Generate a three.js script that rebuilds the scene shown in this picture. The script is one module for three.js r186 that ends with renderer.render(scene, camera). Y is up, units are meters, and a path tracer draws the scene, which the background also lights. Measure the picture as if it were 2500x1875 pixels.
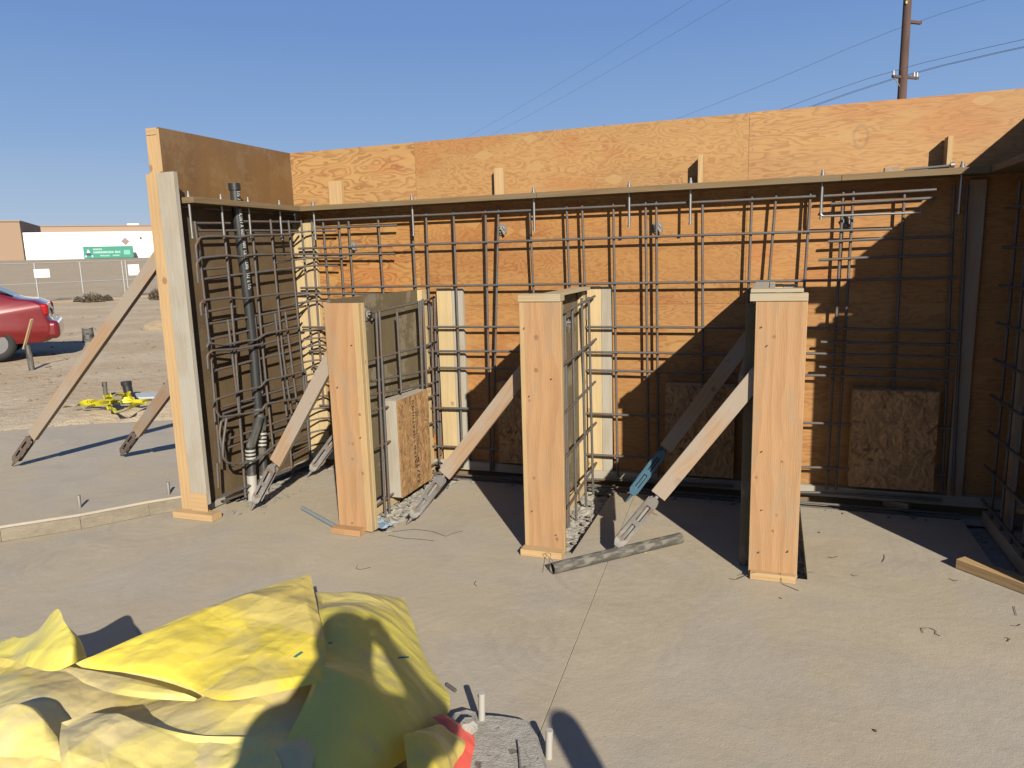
import * as THREE from 'three';
import { RoundedBoxGeometry } from 'three/addons/geometries/RoundedBoxGeometry.js';
import { MarchingCubes } from 'three/addons/objects/MarchingCubes.js';
import { mergeGeometries, mergeVertices } from 'three/addons/utils/BufferGeometryUtils.js';

// ---------------------------------------------------------------- camera, sky, sun, exposure
const scene = new THREE.Scene();
const W = 2500, H = 1875, F = 1787.07;                       // photograph size and focal length in its pixels
const CAM = new THREE.Vector3(1.0472, 1.6855, 5.1633);
const camera = new THREE.PerspectiveCamera(2 * Math.atan(H / 2 / F) * 180 / Math.PI, 1024 / 768, 0.02, 6000);
camera.position.copy(CAM);
camera.rotation.set(-0.1718, 0.3434, -0.0285, 'YXZ');
camera.updateMatrixWorld(true);

const SUN_AZ = 0.5857, SUN_EL = 0.4709;
const SUN = new THREE.Vector3(Math.sin(SUN_AZ) * Math.cos(SUN_EL), Math.sin(SUN_EL), Math.cos(SUN_AZ) * Math.cos(SUN_EL));
{
  const w = 512, h = 256, d = new Float32Array(w * h * 4);
  const stops = [[0, .50, .58, .665], [4, .385, .51, .68], [9, .25, .40, .66], [16, .165, .30, .60], [26, .115, .235, .53], [45, .08, .17, .43], [90, .055, .12, .33]];
  for (let j = 0; j < h; j++) for (let i = 0; i < w; i++) {
    const el = ((j + .5) / h - .5) * Math.PI, az = ((i + .5) / w - .5) * 2 * Math.PI;
    const x = Math.cos(el) * Math.cos(az), y = Math.sin(el), z = Math.cos(el) * Math.sin(az);
    const deg = Math.max(0, el * 180 / Math.PI);
    let k = 0; while (k < stops.length - 2 && deg > stops[k + 1][0]) k++;
    const a = stops[k], b = stops[k + 1], t = Math.min(1, (deg - a[0]) / (b[0] - a[0]));
    const c = Math.max(-1, Math.min(1, x * SUN.x + y * SUN.y + z * SUN.z)), g = Math.acos(c);
    const glow = .10 * Math.exp(-g * 2.6) + .12 * Math.exp(-g * 9);       // air lit round the sun
    const o = (j * w + i) * 4;
    for (let q = 0; q < 3; q++) d[o + q] = ((a[q + 1] + (b[q + 1] - a[q + 1]) * t) + glow * [1, .93, .8][q]) / 2.1;
    d[o + 3] = 1;
  }
  const t = new THREE.DataTexture(d, w, h, THREE.RGBAFormat, THREE.FloatType);
  t.mapping = THREE.EquirectangularReflectionMapping; t.magFilter = t.minFilter = THREE.LinearFilter; t.needsUpdate = true;
  scene.background = t; scene.environment = t;
}
const sun = new THREE.DirectionalLight(new THREE.Color().setRGB(1, .92, .78), 5.0);
sun.position.copy(SUN).multiplyScalar(40); sun.target.position.set(0, 0, 1); sun.castShadow = true;
Object.assign(sun.shadow.camera, { left: -20, right: 20, top: 20, bottom: -20, near: 1, far: 100 }); sun.shadow.mapSize.set(4096, 4096);
scene.add(sun, sun.target);
const renderer = new THREE.WebGLRenderer({ antialias: true });
renderer.toneMapping = THREE.LinearToneMapping;
renderer.toneMappingExposure = 2.1;
renderer.shadowMap.enabled = true;

// ---------------------------------------------------------------- helpers
let seed = 7;
const rnd = () => { seed |= 0; seed = seed + 0x6D2B79F5 | 0; let t = Math.imul(seed ^ seed >>> 15, 1 | seed); t = t + Math.imul(t ^ t >>> 7, 61 | t) ^ t; return ((t ^ t >>> 14) >>> 0) / 4294967296; };
const rr = (a, b) => a + (b - a) * rnd();
const V = (x, y, z) => new THREE.Vector3(x, y, z);
// a pixel of the photograph gives a direction; the point is where it meets the plane axis = value
function U(u, v, axis, value) {
  const d = V((u - W / 2) / F, -(v - H / 2) / F, -1).applyQuaternion(camera.quaternion);
  return d.multiplyScalar((value - CAM[axis]) / d[axis]).add(CAM);
}
const clamp = (x, a = 0, b = 1) => Math.max(a, Math.min(b, x)), lerp = (a, b, t) => a + (b - a) * t, smooth = (a, b, x) => { const t = clamp((x - a) / (b - a)); return t * t * (3 - 2 * t); };
const hash = (x, y, s) => { let h = Math.imul(x, 374761393) + Math.imul(y, 668265263) + Math.imul(s, 1274126177); h = Math.imul(h ^ h >>> 13, 1274126177); h ^= h >>> 16; return (h >>> 0) / 4294967296; };
const TAB = new Float32Array(65536); for (let i = 0; i < 65536; i++) TAB[i] = hash(i, 77, 5);
function vn(x, y, s = 0, px = 0, py = 0) {                     // value noise, periodic when px, py are given
  let x0 = Math.floor(x), y0 = Math.floor(y); const fx = x - x0, fy = y - y0; let x1 = x0 + 1, y1 = y0 + 1;
  if (px > 0) { x0 -= Math.floor(x0 / px) * px; x1 -= Math.floor(x1 / px) * px; }
  if (py > 0) { y0 -= Math.floor(y0 / py) * py; y1 -= Math.floor(y1 / py) * py; }
  const u = fx * fx * (3 - 2 * fx), v = fy * fy * (3 - 2 * fy), k = s * 40503, a0 = Math.imul(x0, 73856093) ^ k, a1 = Math.imul(x1, 73856093) ^ k, b0 = Math.imul(y0, 19349663), b1 = Math.imul(y1, 19349663);
  const i00 = Math.imul(a0 ^ b0, 668265263), i10 = Math.imul(a1 ^ b0, 668265263), i01 = Math.imul(a0 ^ b1, 668265263), i11 = Math.imul(a1 ^ b1, 668265263);
  const c00 = TAB[i00 >>> 16], c10 = TAB[i10 >>> 16], c01 = TAB[i01 >>> 16], c11 = TAB[i11 >>> 16];
  const p = c00 + (c10 - c00) * u, q = c01 + (c11 - c01) * u; return p + (q - p) * v;
}
function fbm(x, y, o = 4, s = 0, px = 0, py = 0) { let a = .5, t = 0, n = 0; for (let i = 0; i < o; i++) { t += a * vn(x, y, s + i * 17, px, py); n += a; a *= .5; x *= 2; y *= 2; px *= 2; py *= 2; } return t / n; }
// a slow noise sampled on a coarse periodic grid, read back smoothly
function slow(n, m, fn) { const d = new Float32Array(n * m); for (let j = 0; j < m; j++) for (let i = 0; i < n; i++) d[j * n + i] = fn(i / n, j / m); return (u, v) => { u = (u - Math.floor(u)) * n; v = (v - Math.floor(v)) * m; const x = u | 0, y = v | 0, a = u - x, b = v - y, x1 = (x + 1) % n, y1 = (y + 1) % m, p = d[y * n + x], q = d[y1 * n + x]; return (p + (d[y * n + x1] - p) * a) * (1 - b) + (q + (d[y1 * n + x1] - q) * a) * b; }; }
const mix3 = (a, b, t) => [lerp(a[0], b[0], t), lerp(a[1], b[1], t), lerp(a[2], b[2], t)];
const enc = (x) => { x = clamp(x); return x <= .0031308 ? 12.92 * x : 1.055 * Math.pow(x, 1 / 2.4) - .055; };
const ALB = .47;                                              // colours below are written for an exposure of 1 and brought to real-world albedo here
function tex(w, h, fn, srgb = true) {                           // fn(u, v) gives linear colour; v up
  const d = new Uint8Array(w * h * 4);
  for (let j = 0; j < h; j++) for (let i = 0; i < w; i++) {
    const c = fn((i + .5) / w, (j + .5) / h), o = (j * w + i) * 4;
    for (let q = 0; q < 3; q++) d[o + q] = Math.round(255 * (srgb ? enc(c[q] * ALB) : clamp(c[q])));
    d[o + 3] = 255;
  }
  const t = new THREE.DataTexture(d, w, h, THREE.RGBAFormat);
  t.wrapS = t.wrapT = THREE.RepeatWrapping; t.magFilter = THREE.LinearFilter; t.minFilter = THREE.LinearMipmapLinearFilter; t.generateMipmaps = true;
  if (srgb) t.colorSpace = THREE.SRGBColorSpace;
  t.needsUpdate = true; return t;
}
function canvasTex(w, h, draw) {
  const c = document.createElement('canvas'); c.width = w; c.height = h; draw(c.getContext('2d'), w, h);
  const t = new THREE.CanvasTexture(c); t.colorSpace = THREE.SRGBColorSpace; t.wrapS = t.wrapT = THREE.RepeatWrapping; return t;
}
const mat = (rgb, rough = .8, extra = {}) => new THREE.MeshStandardMaterial({ color: new THREE.Color().setRGB(...rgb.map(x => x * ALB)), roughness: rough, ...extra });
const used = {};
const numbered = (n) => { const k = used[n] = (used[n] ?? -1) + 1; return k ? n + '_' + String(k).padStart(3, '0') : n; };
function thing(name, label, category, group) { const o = new THREE.Group(); o.name = numbered(name); o.userData = { label, category }; if (group) o.userData.group = group; scene.add(o); return o; }
function part(name, geo, m, parent, label) { const o = new THREE.Mesh(geo, m); o.name = name; o.castShadow = o.receiveShadow = true; if (label) o.userData.label = label; parent.add(o); return o; }
function single(name, geo, m, label, category, group) { const o = part(numbered(name), geo, m, scene); o.userData = { label, category }; if (group) o.userData.group = group; return o; }
function structure(name, geo, m) { const o = part(name, geo, m, scene); o.userData = { kind: 'structure' }; return o; }

// uv in metres: u runs along the grain axis, v across it
function grainUV(g, axis, len = 2, wid = .5, off = [rnd(), rnd()]) {
  const p = g.attributes.position, n = g.attributes.normal, uv = new Float32Array(p.count * 2), A = { x: 0, y: 1, z: 2 }[axis];
  for (let i = 0; i < p.count; i++) {
    const P = [p.getX(i), p.getY(i), p.getZ(i)], N = [Math.abs(n.getX(i)), Math.abs(n.getY(i)), Math.abs(n.getZ(i))];
    const m = N[0] > N[1] && N[0] > N[2] ? 0 : N[1] > N[2] ? 1 : 2;
    let a, b; if (m === A) { [a, b] = [0, 1, 2].filter(q => q !== A); uv[2 * i] = P[a] * .2 / len + off[0]; uv[2 * i + 1] = P[b] / wid + off[1]; }
    else { b = 3 - A - m; uv[2 * i] = P[A] / len + off[0]; uv[2 * i + 1] = (P[b] + (m * .31)) / wid + off[1]; }
  }
  g.setAttribute('uv', new THREE.BufferAttribute(uv, 2)); return g;
}
// a board between min and max corners, grain along its longest side unless given
function boardGeo(x0, x1, y0, y1, z0, z1, axis, r = .0025) {
  const s = [x1 - x0, y1 - y0, z1 - z0]; axis = axis || (s[0] >= s[1] && s[0] >= s[2] ? 'x' : s[1] >= s[2] ? 'y' : 'z');
  const g = new RoundedBoxGeometry(s[0], s[1], s[2], 1, Math.min(r, Math.min(...s) * .3));
  grainUV(g, axis); g.translate((x0 + x1) / 2, (y0 + y1) / 2, (z0 + z1) / 2); return g;
}
const board = (name, parent, m, x0, x1, y0, y1, z0, z1, label) => part(name, boardGeo(x0, x1, y0, y1, z0, z1), m, parent, label);
// a beam from a to b, width along "side" and thickness across
function beamGeo(a, b, width, thick, side, r = .0025) {
  const d = b.clone().sub(a), L = d.length(), X = d.normalize(), Z = V(0, 0, 0).crossVectors(X, side).normalize(), Y = V(0, 0, 0).crossVectors(Z, X).normalize();
  const g = new RoundedBoxGeometry(L, width, thick, 1, r); grainUV(g, 'x');
  g.applyMatrix4(new THREE.Matrix4().makeBasis(X, Y, Z)); const c = a.clone().add(b).multiplyScalar(.5); g.translate(c.x, c.y, c.z); return g;
}
function rodGeo(a, b, r, n = 8) {
  const d = b.clone().sub(a), L = d.length(), g = new THREE.CylinderGeometry(r, r, L, n, 1);
  const uv = g.attributes.uv; for (let i = 0; i < uv.count; i++) uv.setXY(i, uv.getX(i), uv.getY(i) * L);
  g.applyQuaternion(new THREE.Quaternion().setFromUnitVectors(V(0, 1, 0), d.normalize())); const c = a.clone().add(b).multiplyScalar(.5); g.translate(c.x, c.y, c.z); return g;
}
function tubeGeo(pts, r, n = 7, seg = 0, tension = .15) {
  const c = new THREE.CatmullRomCurve3(pts, false, 'catmullrom', tension), L = c.getLength();
  const g = new THREE.TubeGeometry(c, seg || Math.max(12, pts.length * 8), r, n, false);
  const uv = g.attributes.uv; for (let i = 0; i < uv.count; i++) uv.setXY(i, uv.getY(i), uv.getX(i) * L); return g;
}
const merged = (list) => mergeGeometries(list.map(g => { const q = g.index ? g.toNonIndexed() : g; for (const k of Object.keys(q.attributes)) if (!['position', 'normal', 'uv'].includes(k)) q.deleteAttribute(k); return q; }));
// ---------------------------------------------------------------- materials
// rotary-cut fir plywood: contour bands of a stretched noise field; form oil darkens the part below the sill plank
function plywood(s, fx, fy, bands, contrast, light, dark, patches, oil = -1, ring = null) {
  const P = []; for (let i = 0; i < patches; i++) P.push([hash(i, 1, s), hash(i, 2, s), .020 + .012 * hash(i, 3, s), .024 + .01 * hash(i, 4, s)]);
  const A = slow(512, 512, (u, v) => fbm(u * fx, v * fy, 4, s) + .22 * fbm(u * fx * 3.1, v * fy * 2.3, 2, s + 50)), B = slow(256, 256, (u, v) => fbm(u * 5, v * 9, 3, s + 80)), T = slow(256, 256, (u, v) => fbm(u * 3, v * 6, 3, s + 33)), R = slow(256, 256, (u, v) => fbm(u * 4, v * 7, 4, s + 35));
  return tex(1536, 768, (u, v) => {
    u *= .998; v *= .998;
    const fib = vn(u * 60, v * 700, s + 3) * .5 + vn(u * 200, v * 1000, s + 4) * .5;
    const t = (A(u, v) + .012 * vn(u * 120, v * 200, s + 9)) * bands, q = t - Math.floor(t);
    let m = smooth(.30, .92, q) * (1 - smooth(.95, 1, q)); m *= contrast * (.35 + 1.1 * B(u, v));
    let c = mix3(light, dark, clamp(m + (fib - .5) * .16));
    const tone = .88 + .24 * T(u, v); c = [c[0] * tone, c[1] * tone * (.97 + .06 * B(v, u)), c[2] * tone];
    c = mix3(c, [c[0] * .93, c[1] * .62, c[2] * .42], smooth(.58, .72, R(u, v)) * .4);
    for (const p of P) { const ax = Math.abs(u - p[0]) / p[2]; if (ax > 1) continue; const e = Math.hypot(ax, (v - p[1]) / p[3] * (1 + .4 * ax)); if (e < 1) { const w = smooth(1, .93, e); c = mix3(c, [light[0] * 1.06 - .02 * fib, light[1] * 1.14, light[2] * 1.25], w * .8); } }
    if (ring) { const rx = (u - ring[0]) / .016, ry = (v - ring[1]) / .05, rd = Math.hypot(rx, ry) + .5 * (B(u * 3, v * 3) - .5); if (rd < 1.6) c = mix3(c, [.17, .115, .055], .36 * smooth(.34, .05, Math.abs(rd - 1)) * (.3 + T(u * 9, v * 9)) + .3 * smooth(.5, .1, Math.hypot(rx * 2, (ry + .3) * 2))); }
    if (v < oil) { const k = .65 + .5 * T(v, u); c = [c[0] * (1 - .04 * k), c[1] * (1 - .18 * k), c[2] * (1 - .42 * k)]; }
    return c;
  });
}
const plyLight = [.545, .31, .108], plyDark = [.31, .12, .03];
const TX = {};
TX.plyBold = plywood(3, 4.6, 8, 11, .78, plyLight, plyDark, 9, .60);
TX.plyFine = plywood(21, 10, 17, 8, .62, [.505, .28, .095], [.34, .145, .038], 8, .60);
TX.plyBroad = plywood(44, 5.5, 20, 8, .6, [.52, .285, .10], [.34, .145, .04], 7, .60, [.27, .83]);
TX.plyWarm = plywood(61, 5, 15, 9, .62, [.50, .25, .072], [.33, .125, .028], 6, 0);
const plyBump = tex(1024, 512, (u, v) => { const a = vn(u * 60, v * 400, 8, 60, 400) * .5 + vn(u * 140, v * 512, 9, 140, 512) * .5; return [a, a, a]; }, false);
const M = {};
for (const k of ['plyBold', 'plyFine', 'plyBroad', 'plyWarm']) M[k] = new THREE.MeshStandardMaterial({ map: TX[k], roughness: .72, bumpMap: plyBump, bumpScale: .0006 });
M.plyEdge = mat([.38, .24, .11], .9);

// sawn lumber: rings bent round knots, fibres along u
function lumber(w, h, s, rings, light, dark, o = {}) {
  const K = []; for (let i = 0; i < (o.knots ?? 5); i++) K.push([hash(i, 11, s), .12 + .76 * hash(i, 12, s), .010 + .012 * hash(i, 13, s)]);
  const asp = o.aspect ?? 4;                                      // length over width of the sheet in metres
  const per = (n) => o.once ? 0 : n;
  const wob = slow(192, 96, (u, v) => (o.wobble ?? 2.2) * fbm(u * 3, v * 2, 3, s, per(3), 0) + .4 * fbm(u * 8, v * 5, 2, s + 5, per(8), 0)), mod = slow(96, 48, (u, v) => fbm(u * 4, v * 3, 2, s + 7, per(4), 0)), tn = slow(192, 96, (u, v) => .88 + .24 * fbm(u * 5, v * 4, 3, s + 60, per(5), 0)), du = slow(256, 128, (u, v) => fbm(u * 6, v * 4, 4, s + 90, per(6), 0)), sapw = slow(64, 8, (u, v) => fbm(u * 4, 1, 3, s + 40));
  return tex(w, h, (u, v) => {
    let bend = 0, knot = 0;
    for (const k of K) { let ex = u - k[0]; if (!o.once) ex -= Math.round(ex); const dx = ex * asp, rad = k[2] * (o.kscale ?? 3); if (Math.abs(dx) > rad * 7) continue; const dy = v - k[1], r = Math.hypot(dx, dy * 1.15); bend += Math.sign(dy) * rad * 1.6 * Math.exp(-(r * r) / (rad * rad * 9)); knot = Math.max(knot, smooth(rad, rad * .55, r)); }
    const vv = clamp(v, 0, .985), uu = o.once ? clamp(u, 0, .985) : u;
    const q = (v - bend * .6) * rings + wob(uu, vv), t = q - Math.floor(q);
    let m = smooth(.1, .9, t) * (1 - smooth(.9, 1, t)) * (.5 + .8 * mod(uu, vv));
    const fib = vn(u * 40, v * 260, s + 2, per(40), 0), fib2 = vn(u * 160, v * 500, s + 3, per(160), 0);
    let c = mix3(light, dark, clamp(m * (o.contrast ?? .6) + (fib - .5) * .22));
    if (o.sap) { const e = Math.min(v - o.sap[0], 1 - o.sap[1] - v) + .05 * (sapw(uu, 0) - .5); c = mix3(c, o.sapColor, smooth(.015, -.015, e) * .85); }
    const k = tn(uu, vv); c = c.map(x => x * k * (.97 + .06 * fib2));
    if (knot > 0) c = mix3(c, [dark[0] * .6, dark[1] * .5, dark[2] * .45], knot * .7);
    if (o.dust) { const k = smooth(o.dustAt ?? .42, (o.dustAt ?? .42) + .25, du(uu, vv) + .25 * fib - .1); c = mix3(c, o.dust, k * (o.dustAmount ?? .85)); }
    return c;
  });
}
const woodBump = tex(512, 256, (u, v) => { const a = vn(u * 24, v * 120, 8, 24, 120) * .6 + vn(u * 80, v * 256, 9, 80, 256) * .4; return [a, a, a]; }, false);
const wood = (t, rough = .8) => new THREE.MeshStandardMaterial({ map: t, roughness: rough, bumpMap: woodBump, bumpScale: .0012 });
M.pine = wood(lumber(1536, 384, 5, 16, [.62, .415, .205], [.50, .28, .11], { knots: 6, contrast: .34 }));
M.pale = wood(lumber(1024, 256, 15, 10, [.68, .52, .28], [.57, .40, .19], { knots: 4, contrast: .34 }));
M.grey = wood(lumber(1024, 512, 25, 14, [.45, .395, .305], [.35, .30, .225], { knots: 3, contrast: .28, dust: [.49, .455, .385], dustAt: .3 }), .9);
M.used = wood(lumber(1536, 384, 35, 14, [.47, .31, .185], [.35, .205, .11], { knots: 7, contrast: .42, dust: [.43, .37, .30], dustAt: .42, dustAmount: .8 }), .88);
M.oldplank = wood(lumber(1024, 512, 45, 12, [.25, .165, .075], [.15, .095, .04], { knots: 3, contrast: .5, dust: [.22, .165, .092], dustAt: .45 }), .88);
M.lumberNew = wood(lumber(1024, 256, 49, 12, [.60, .40, .19], [.46, .26, .10], { knots: 3, contrast: .45 }));
// three wide end boards, each with its own figure
const faceTex = [[71, [.02, .18]], [72, [.13, .03]], [73, [.05, .02]]].map(([s, sap], i) => lumber(1024, 256, s, 3.2 + i * .5, [.53, .305, .14], [.42, .205, .082], { knots: 5, contrast: .5, wobble: 1.6, aspect: 6, kscale: 3.6, dust: [.40, .29, .18], dustAt: .56, dustAmount: .5, once: true, sap, sapColor: [.585, .405, .19] }));
M.face = faceTex.map((t) => wood(t, .75));
// release-coated form plywood, brown and stained with cement
function formPly(s, base, dark, cement, amount) {
  return tex(640, 640, (u, v) => {
    const f = fbm(u * 5, v * 5, 4, s), g = fbm(u * 26, v * 3, 3, s + 8), k = fbm(u * 11, v * 9, 4, s + 14);
    let c = mix3(base, dark, clamp((f - .3) * 1.5 * .6 + (g - .5) * .5 + .1));
    c = mix3(c, cement, smooth(.52, .72, k + .25 * (vn(u * 90, v * 70, s + 3) - .5)) * amount);
    const n = .9 + .2 * vn(u * 300, v * 300, s + 4); return c.map(x => x * n);
  });
}
const formBump = tex(512, 512, (u, v) => { const a = fbm(u * 20, v * 20, 4, 4, 20, 20); return [a, a, a]; }, false);
const form = (t, r) => new THREE.MeshStandardMaterial({ map: t, roughness: r, bumpMap: formBump, bumpScale: .0008 });
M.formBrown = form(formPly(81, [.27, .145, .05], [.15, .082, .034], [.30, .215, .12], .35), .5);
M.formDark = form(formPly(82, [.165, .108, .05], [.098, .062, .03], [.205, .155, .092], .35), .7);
M.formOlive = form(formPly(83, [.19, .145, .075], [.11, .082, .042], [.29, .245, .165], .8), .75);

// oriented strand board
function osb(s, print) {
  return canvasTex(1024, 1024, (c, w, h) => {
    seed = s; c.fillStyle = '#bd9766'; c.fillRect(0, 0, w, h);
    for (let i = 0; i < 5200; i++) {
      const x = rnd() * w, y = rnd() * h, l = rr(50, 170), t = rr(9, 34), a = rr(-.9, .9) + (rnd() < .25 ? 1.5 : 0) + Math.PI / 2;
      const b = rr(.70, 1.12), col = rnd() < .09 ? [140, 92, 52] : [202, 158, 106];
      c.fillStyle = `rgba(${col[0] * b | 0},${col[1] * b | 0},${col[2] * b | 0},${rr(.35, .9)})`;
      c.save(); c.translate(x, y); c.rotate(a); c.fillRect(-l / 2, -t / 2, l, t); if (rnd() < .4) { c.fillStyle = 'rgba(80,50,26,.42)'; c.fillRect(-l / 2, t / 2 - 1.5, l, 1.5); } c.restore();
    }
    if (print) {
      c.save(); c.translate(w * .56, h * .5); c.rotate(-Math.PI / 2); c.fillStyle = 'rgba(38,24,24,.92)'; c.textAlign = 'center';
      c.font = 'bold 84px sans-serif'; c.fillText('RATED SHEATHING', 90, -60);
      c.font = 'bold 120px sans-serif'; c.fillText('24/16', -330, 30); c.font = 'bold 44px sans-serif';
      for (const [t, y] of [['SIZED FOR SPACING  7/16 CATEGORY', 12], ['EXPOSURE 1   THIS SIDE UP', 56]]) c.fillText(t, 150, y);
      c.restore();
    }
  });
}
M.osb = new THREE.MeshStandardMaterial({ color: new THREE.Color().setScalar(ALB), map: osb(5, true), roughness: .8, bumpMap: woodBump, bumpScale: .001 });
M.osbPlain = new THREE.MeshStandardMaterial({ color: new THREE.Color().setScalar(ALB), map: osb(9, false), roughness: .8, bumpMap: woodBump, bumpScale: .001 });

// concrete, dirt
const sA = slow(256, 256, (u, v) => fbm(u * 5, v * 5, 4, 1, 5, 5)), sB = slow(512, 512, (u, v) => fbm(u * 24, v * 24, 3, 2, 24, 24)), sS = slow(512, 512, (u, v) => fbm(u * 7, v * 26, 4, 6, 7, 26)), sM = slow(256, 256, (u, v) => fbm(u * 7, v * 7, 3, 9, 7, 7)), sP = slow(384, 384, (u, v) => fbm(u * 14, v * 14, 3, 12, 14, 14));
const trowel = slow(768, 768, (u, v) => { let t = 0; for (let i = 0; i < 14; i++) { let dx = u - hash(i, 21, 4), dy = v - hash(i, 22, 4); dx -= Math.round(dx); dy -= Math.round(dy); const r = Math.hypot(dx, dy); if (r < .26) t += (vn(r * 150, Math.atan2(dy, dx) * 1.2 + i, 44 + i) - .5) * smooth(.26, .1, r); } return t; });
const slabTex = tex(1536, 1536, (u, v) => {
  const k = 1 + .12 * (sA(u, v) - .5) + .07 * (sB(u, v) - .5) + .08 * (vn(u * 700, v * 700, 3, 700, 700) - .5) + .11 * (sS(u, v) - .5) + .07 * trowel(u, v);
  let col = mix3([.53, .45, .325], [.505, .443, .35], smooth(.35, .65, sM(u, v)));
  col = mix3(col, [.34, .29, .22], smooth(.66, .82, sP(u, v)) * .16);
  if (vn(u * 330, v * 330, 31, 330, 330) > .972) col = mix3(col, [.25, .215, .175], .5);
  return col.map(x => x * k);
});
const slabBump = tex(768, 768, (u, v) => { const a = fbm(u * 40, v * 40, 4, 4, 40, 40) * .7 + vn(u * 400, v * 400, 5, 400, 400) * .3; return [a, a, a]; }, false);
const tiled = (t, r) => { const q = t.clone(); q.repeat.set(r, r); q.needsUpdate = true; return q; };
M.slab = new THREE.MeshStandardMaterial({ map: tiled(slabTex, 1 / 3.1), roughness: .82, bumpMap: tiled(slabBump, 1 / 1.3), bumpScale: .002 });
const roughTex = tex(640, 640, (u, v) => {
  const a = fbm(u * 30, v * 30, 5, 41, 30, 30), b = vn(u * 200, v * 200, 42, 200, 200);
  let c = mix3([.36, .33, .28], [.50, .47, .41], a); const pit = smooth(.30, .22, fbm(u * 22, v * 22, 3, 47, 22, 22)); c = mix3(c, [.12, .10, .08], pit * .8); return c.map(x => x * (.9 + .2 * b));
});
M.rough = new THREE.MeshStandardMaterial({ map: roughTex, roughness: .95, bumpMap: slabBump, bumpScale: .006 });
const dA = slow(256, 256, (u, v) => fbm(u * 4, v * 4, 4, 51, 4, 4)), dB = slow(512, 512, (u, v) => fbm(u * 40, v * 40, 3, 52, 40, 40)), dC = slow(512, 512, (u, v) => fbm(u * 60, v * 60, 2, 57, 60, 60));
const dirtTex = tex(1024, 1024, (u, v) => {
  let col = mix3([.56, .425, .27], [.64, .52, .36], smooth(.3, .7, dA(u, v))); col = mix3(col, [.40, .30, .19], smooth(.64, .75, dC(u, v)) * .4);
  return col.map(x => x * (.84 + .22 * dB(u, v) + .12 * vn(u * 600, v * 600, 53, 600, 600)));
});
M.dirt = new THREE.MeshStandardMaterial({ map: dirtTex, roughness: 1, bumpMap: slabBump, bumpScale: .03 });

// metals, plastics
const ribs = tex(16, 128, (u, v) => { const a = ((v * 2) % 1) < .35 ? 1 : 0; return [a, a, a]; }, false);
const ribBump = ribs.clone(); ribBump.repeat.set(1, 50); ribBump.needsUpdate = true;
const rustTex = tex(256, 1024, (u, v) => { const a = fbm(u * 3, v * 14, 4, 61, 3, 14), b = fbm(u * 8, v * 60, 3, 62, 8, 60); let c = mix3([.135, .122, .117], [.20, .187, .178], b); return mix3(c, [.23, .115, .055], smooth(.56, .72, a) * .7); });
M.rebar = new THREE.MeshStandardMaterial({ map: rustTex, roughness: .62, metalness: .25, bumpMap: ribBump, bumpScale: .0012 });
M.zinc = mat([.50, .50, .48], .38, { metalness: .75 });
M.steel = new THREE.MeshStandardMaterial({ map: tex(256, 256, (u, v) => { const a = fbm(u * 8, v * 8, 4, 66, 8, 8); let c = mix3([.27, .25, .23], [.46, .44, .41], smooth(.3, .65, a)); return mix3(c, [.25, .15, .09], smooth(.62, .74, fbm(u * 14, v * 14, 3, 68, 14, 14)) * .7); }), roughness: .7, metalness: .2 });
M.rustSteel = new THREE.MeshStandardMaterial({ map: tex(256, 256, (u, v) => { const a = fbm(u * 8, v * 8, 4, 69, 8, 8); return mix3([.12, .085, .065], [.25, .18, .14], a); }), roughness: .85 });
M.blueSteel = new THREE.MeshStandardMaterial({ map: tex(256, 256, (u, v) => { const a = fbm(u * 9, v * 9, 4, 64, 9, 9); return mix3([.06, .16, .25], [.24, .30, .33], smooth(.5, .75, a)); }), roughness: .65 });
M.wire = mat([.08, .065, .055], .8);
M.abs = mat([.022, .023, .025], .42);
M.absDusty = new THREE.MeshStandardMaterial({ map: tex(256, 256, (u, v) => { const a = fbm(u * 8, v * 8, 4, 74, 8, 8); return mix3([.035, .034, .033], [.17, .155, .13], smooth(.35, .75, a)); }), roughness: .75 });
M.pipeGrey = new THREE.MeshStandardMaterial({ map: tex(512, 256, (u, v) => { const a = fbm(u * 10, v * 10, 5, 75, 10, 10); return mix3([.085, .078, .064], [.22, .20, .165], smooth(.35, .75, a)); }), roughness: .85 });
M.pvc = mat([.52, .50, .45], .55);
M.conduit = mat([.30, .345, .36], .5);
M.blueRag = mat([.30, .40, .52], .9);
M.black = mat([.02, .02, .022], .7);
M.capWood = wood(lumber(1024, 256, 95, 30, [.56, .43, .25], [.40, .285, .15], { knots: 0, contrast: .6, dust: [.50, .43, .31], dustAt: .45 }), .9);
M.field = new THREE.MeshStandardMaterial({ map: tex(768, 768, (u, v) => { const a = fbm(u * 6, v * 6, 4, 151, 6, 6), b = fbm(u * 40, v * 40, 3, 152, 40, 40); return mix3([.40, .30, .185], [.54, .425, .275], clamp(.2 + .8 * (a - .3) + .6 * (b - .5))); }), roughness: 1 });
M.darkenedEdge = new THREE.MeshStandardMaterial({ map: tex(512, 256, (u, v) => { const a = fbm(u * 12, v * 6, 4, 161, 12, 6), b = fbm(u * 60, v * 20, 3, 162, 60, 20); return mix3([.25, .205, .145], [.38, .33, .245], clamp(a * .9 + .5 * (b - .5))); }), roughness: .95, bumpMap: slabBump, bumpScale: .006 });  // darker than the slab so that the sun-facing riser looks less bright
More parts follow.
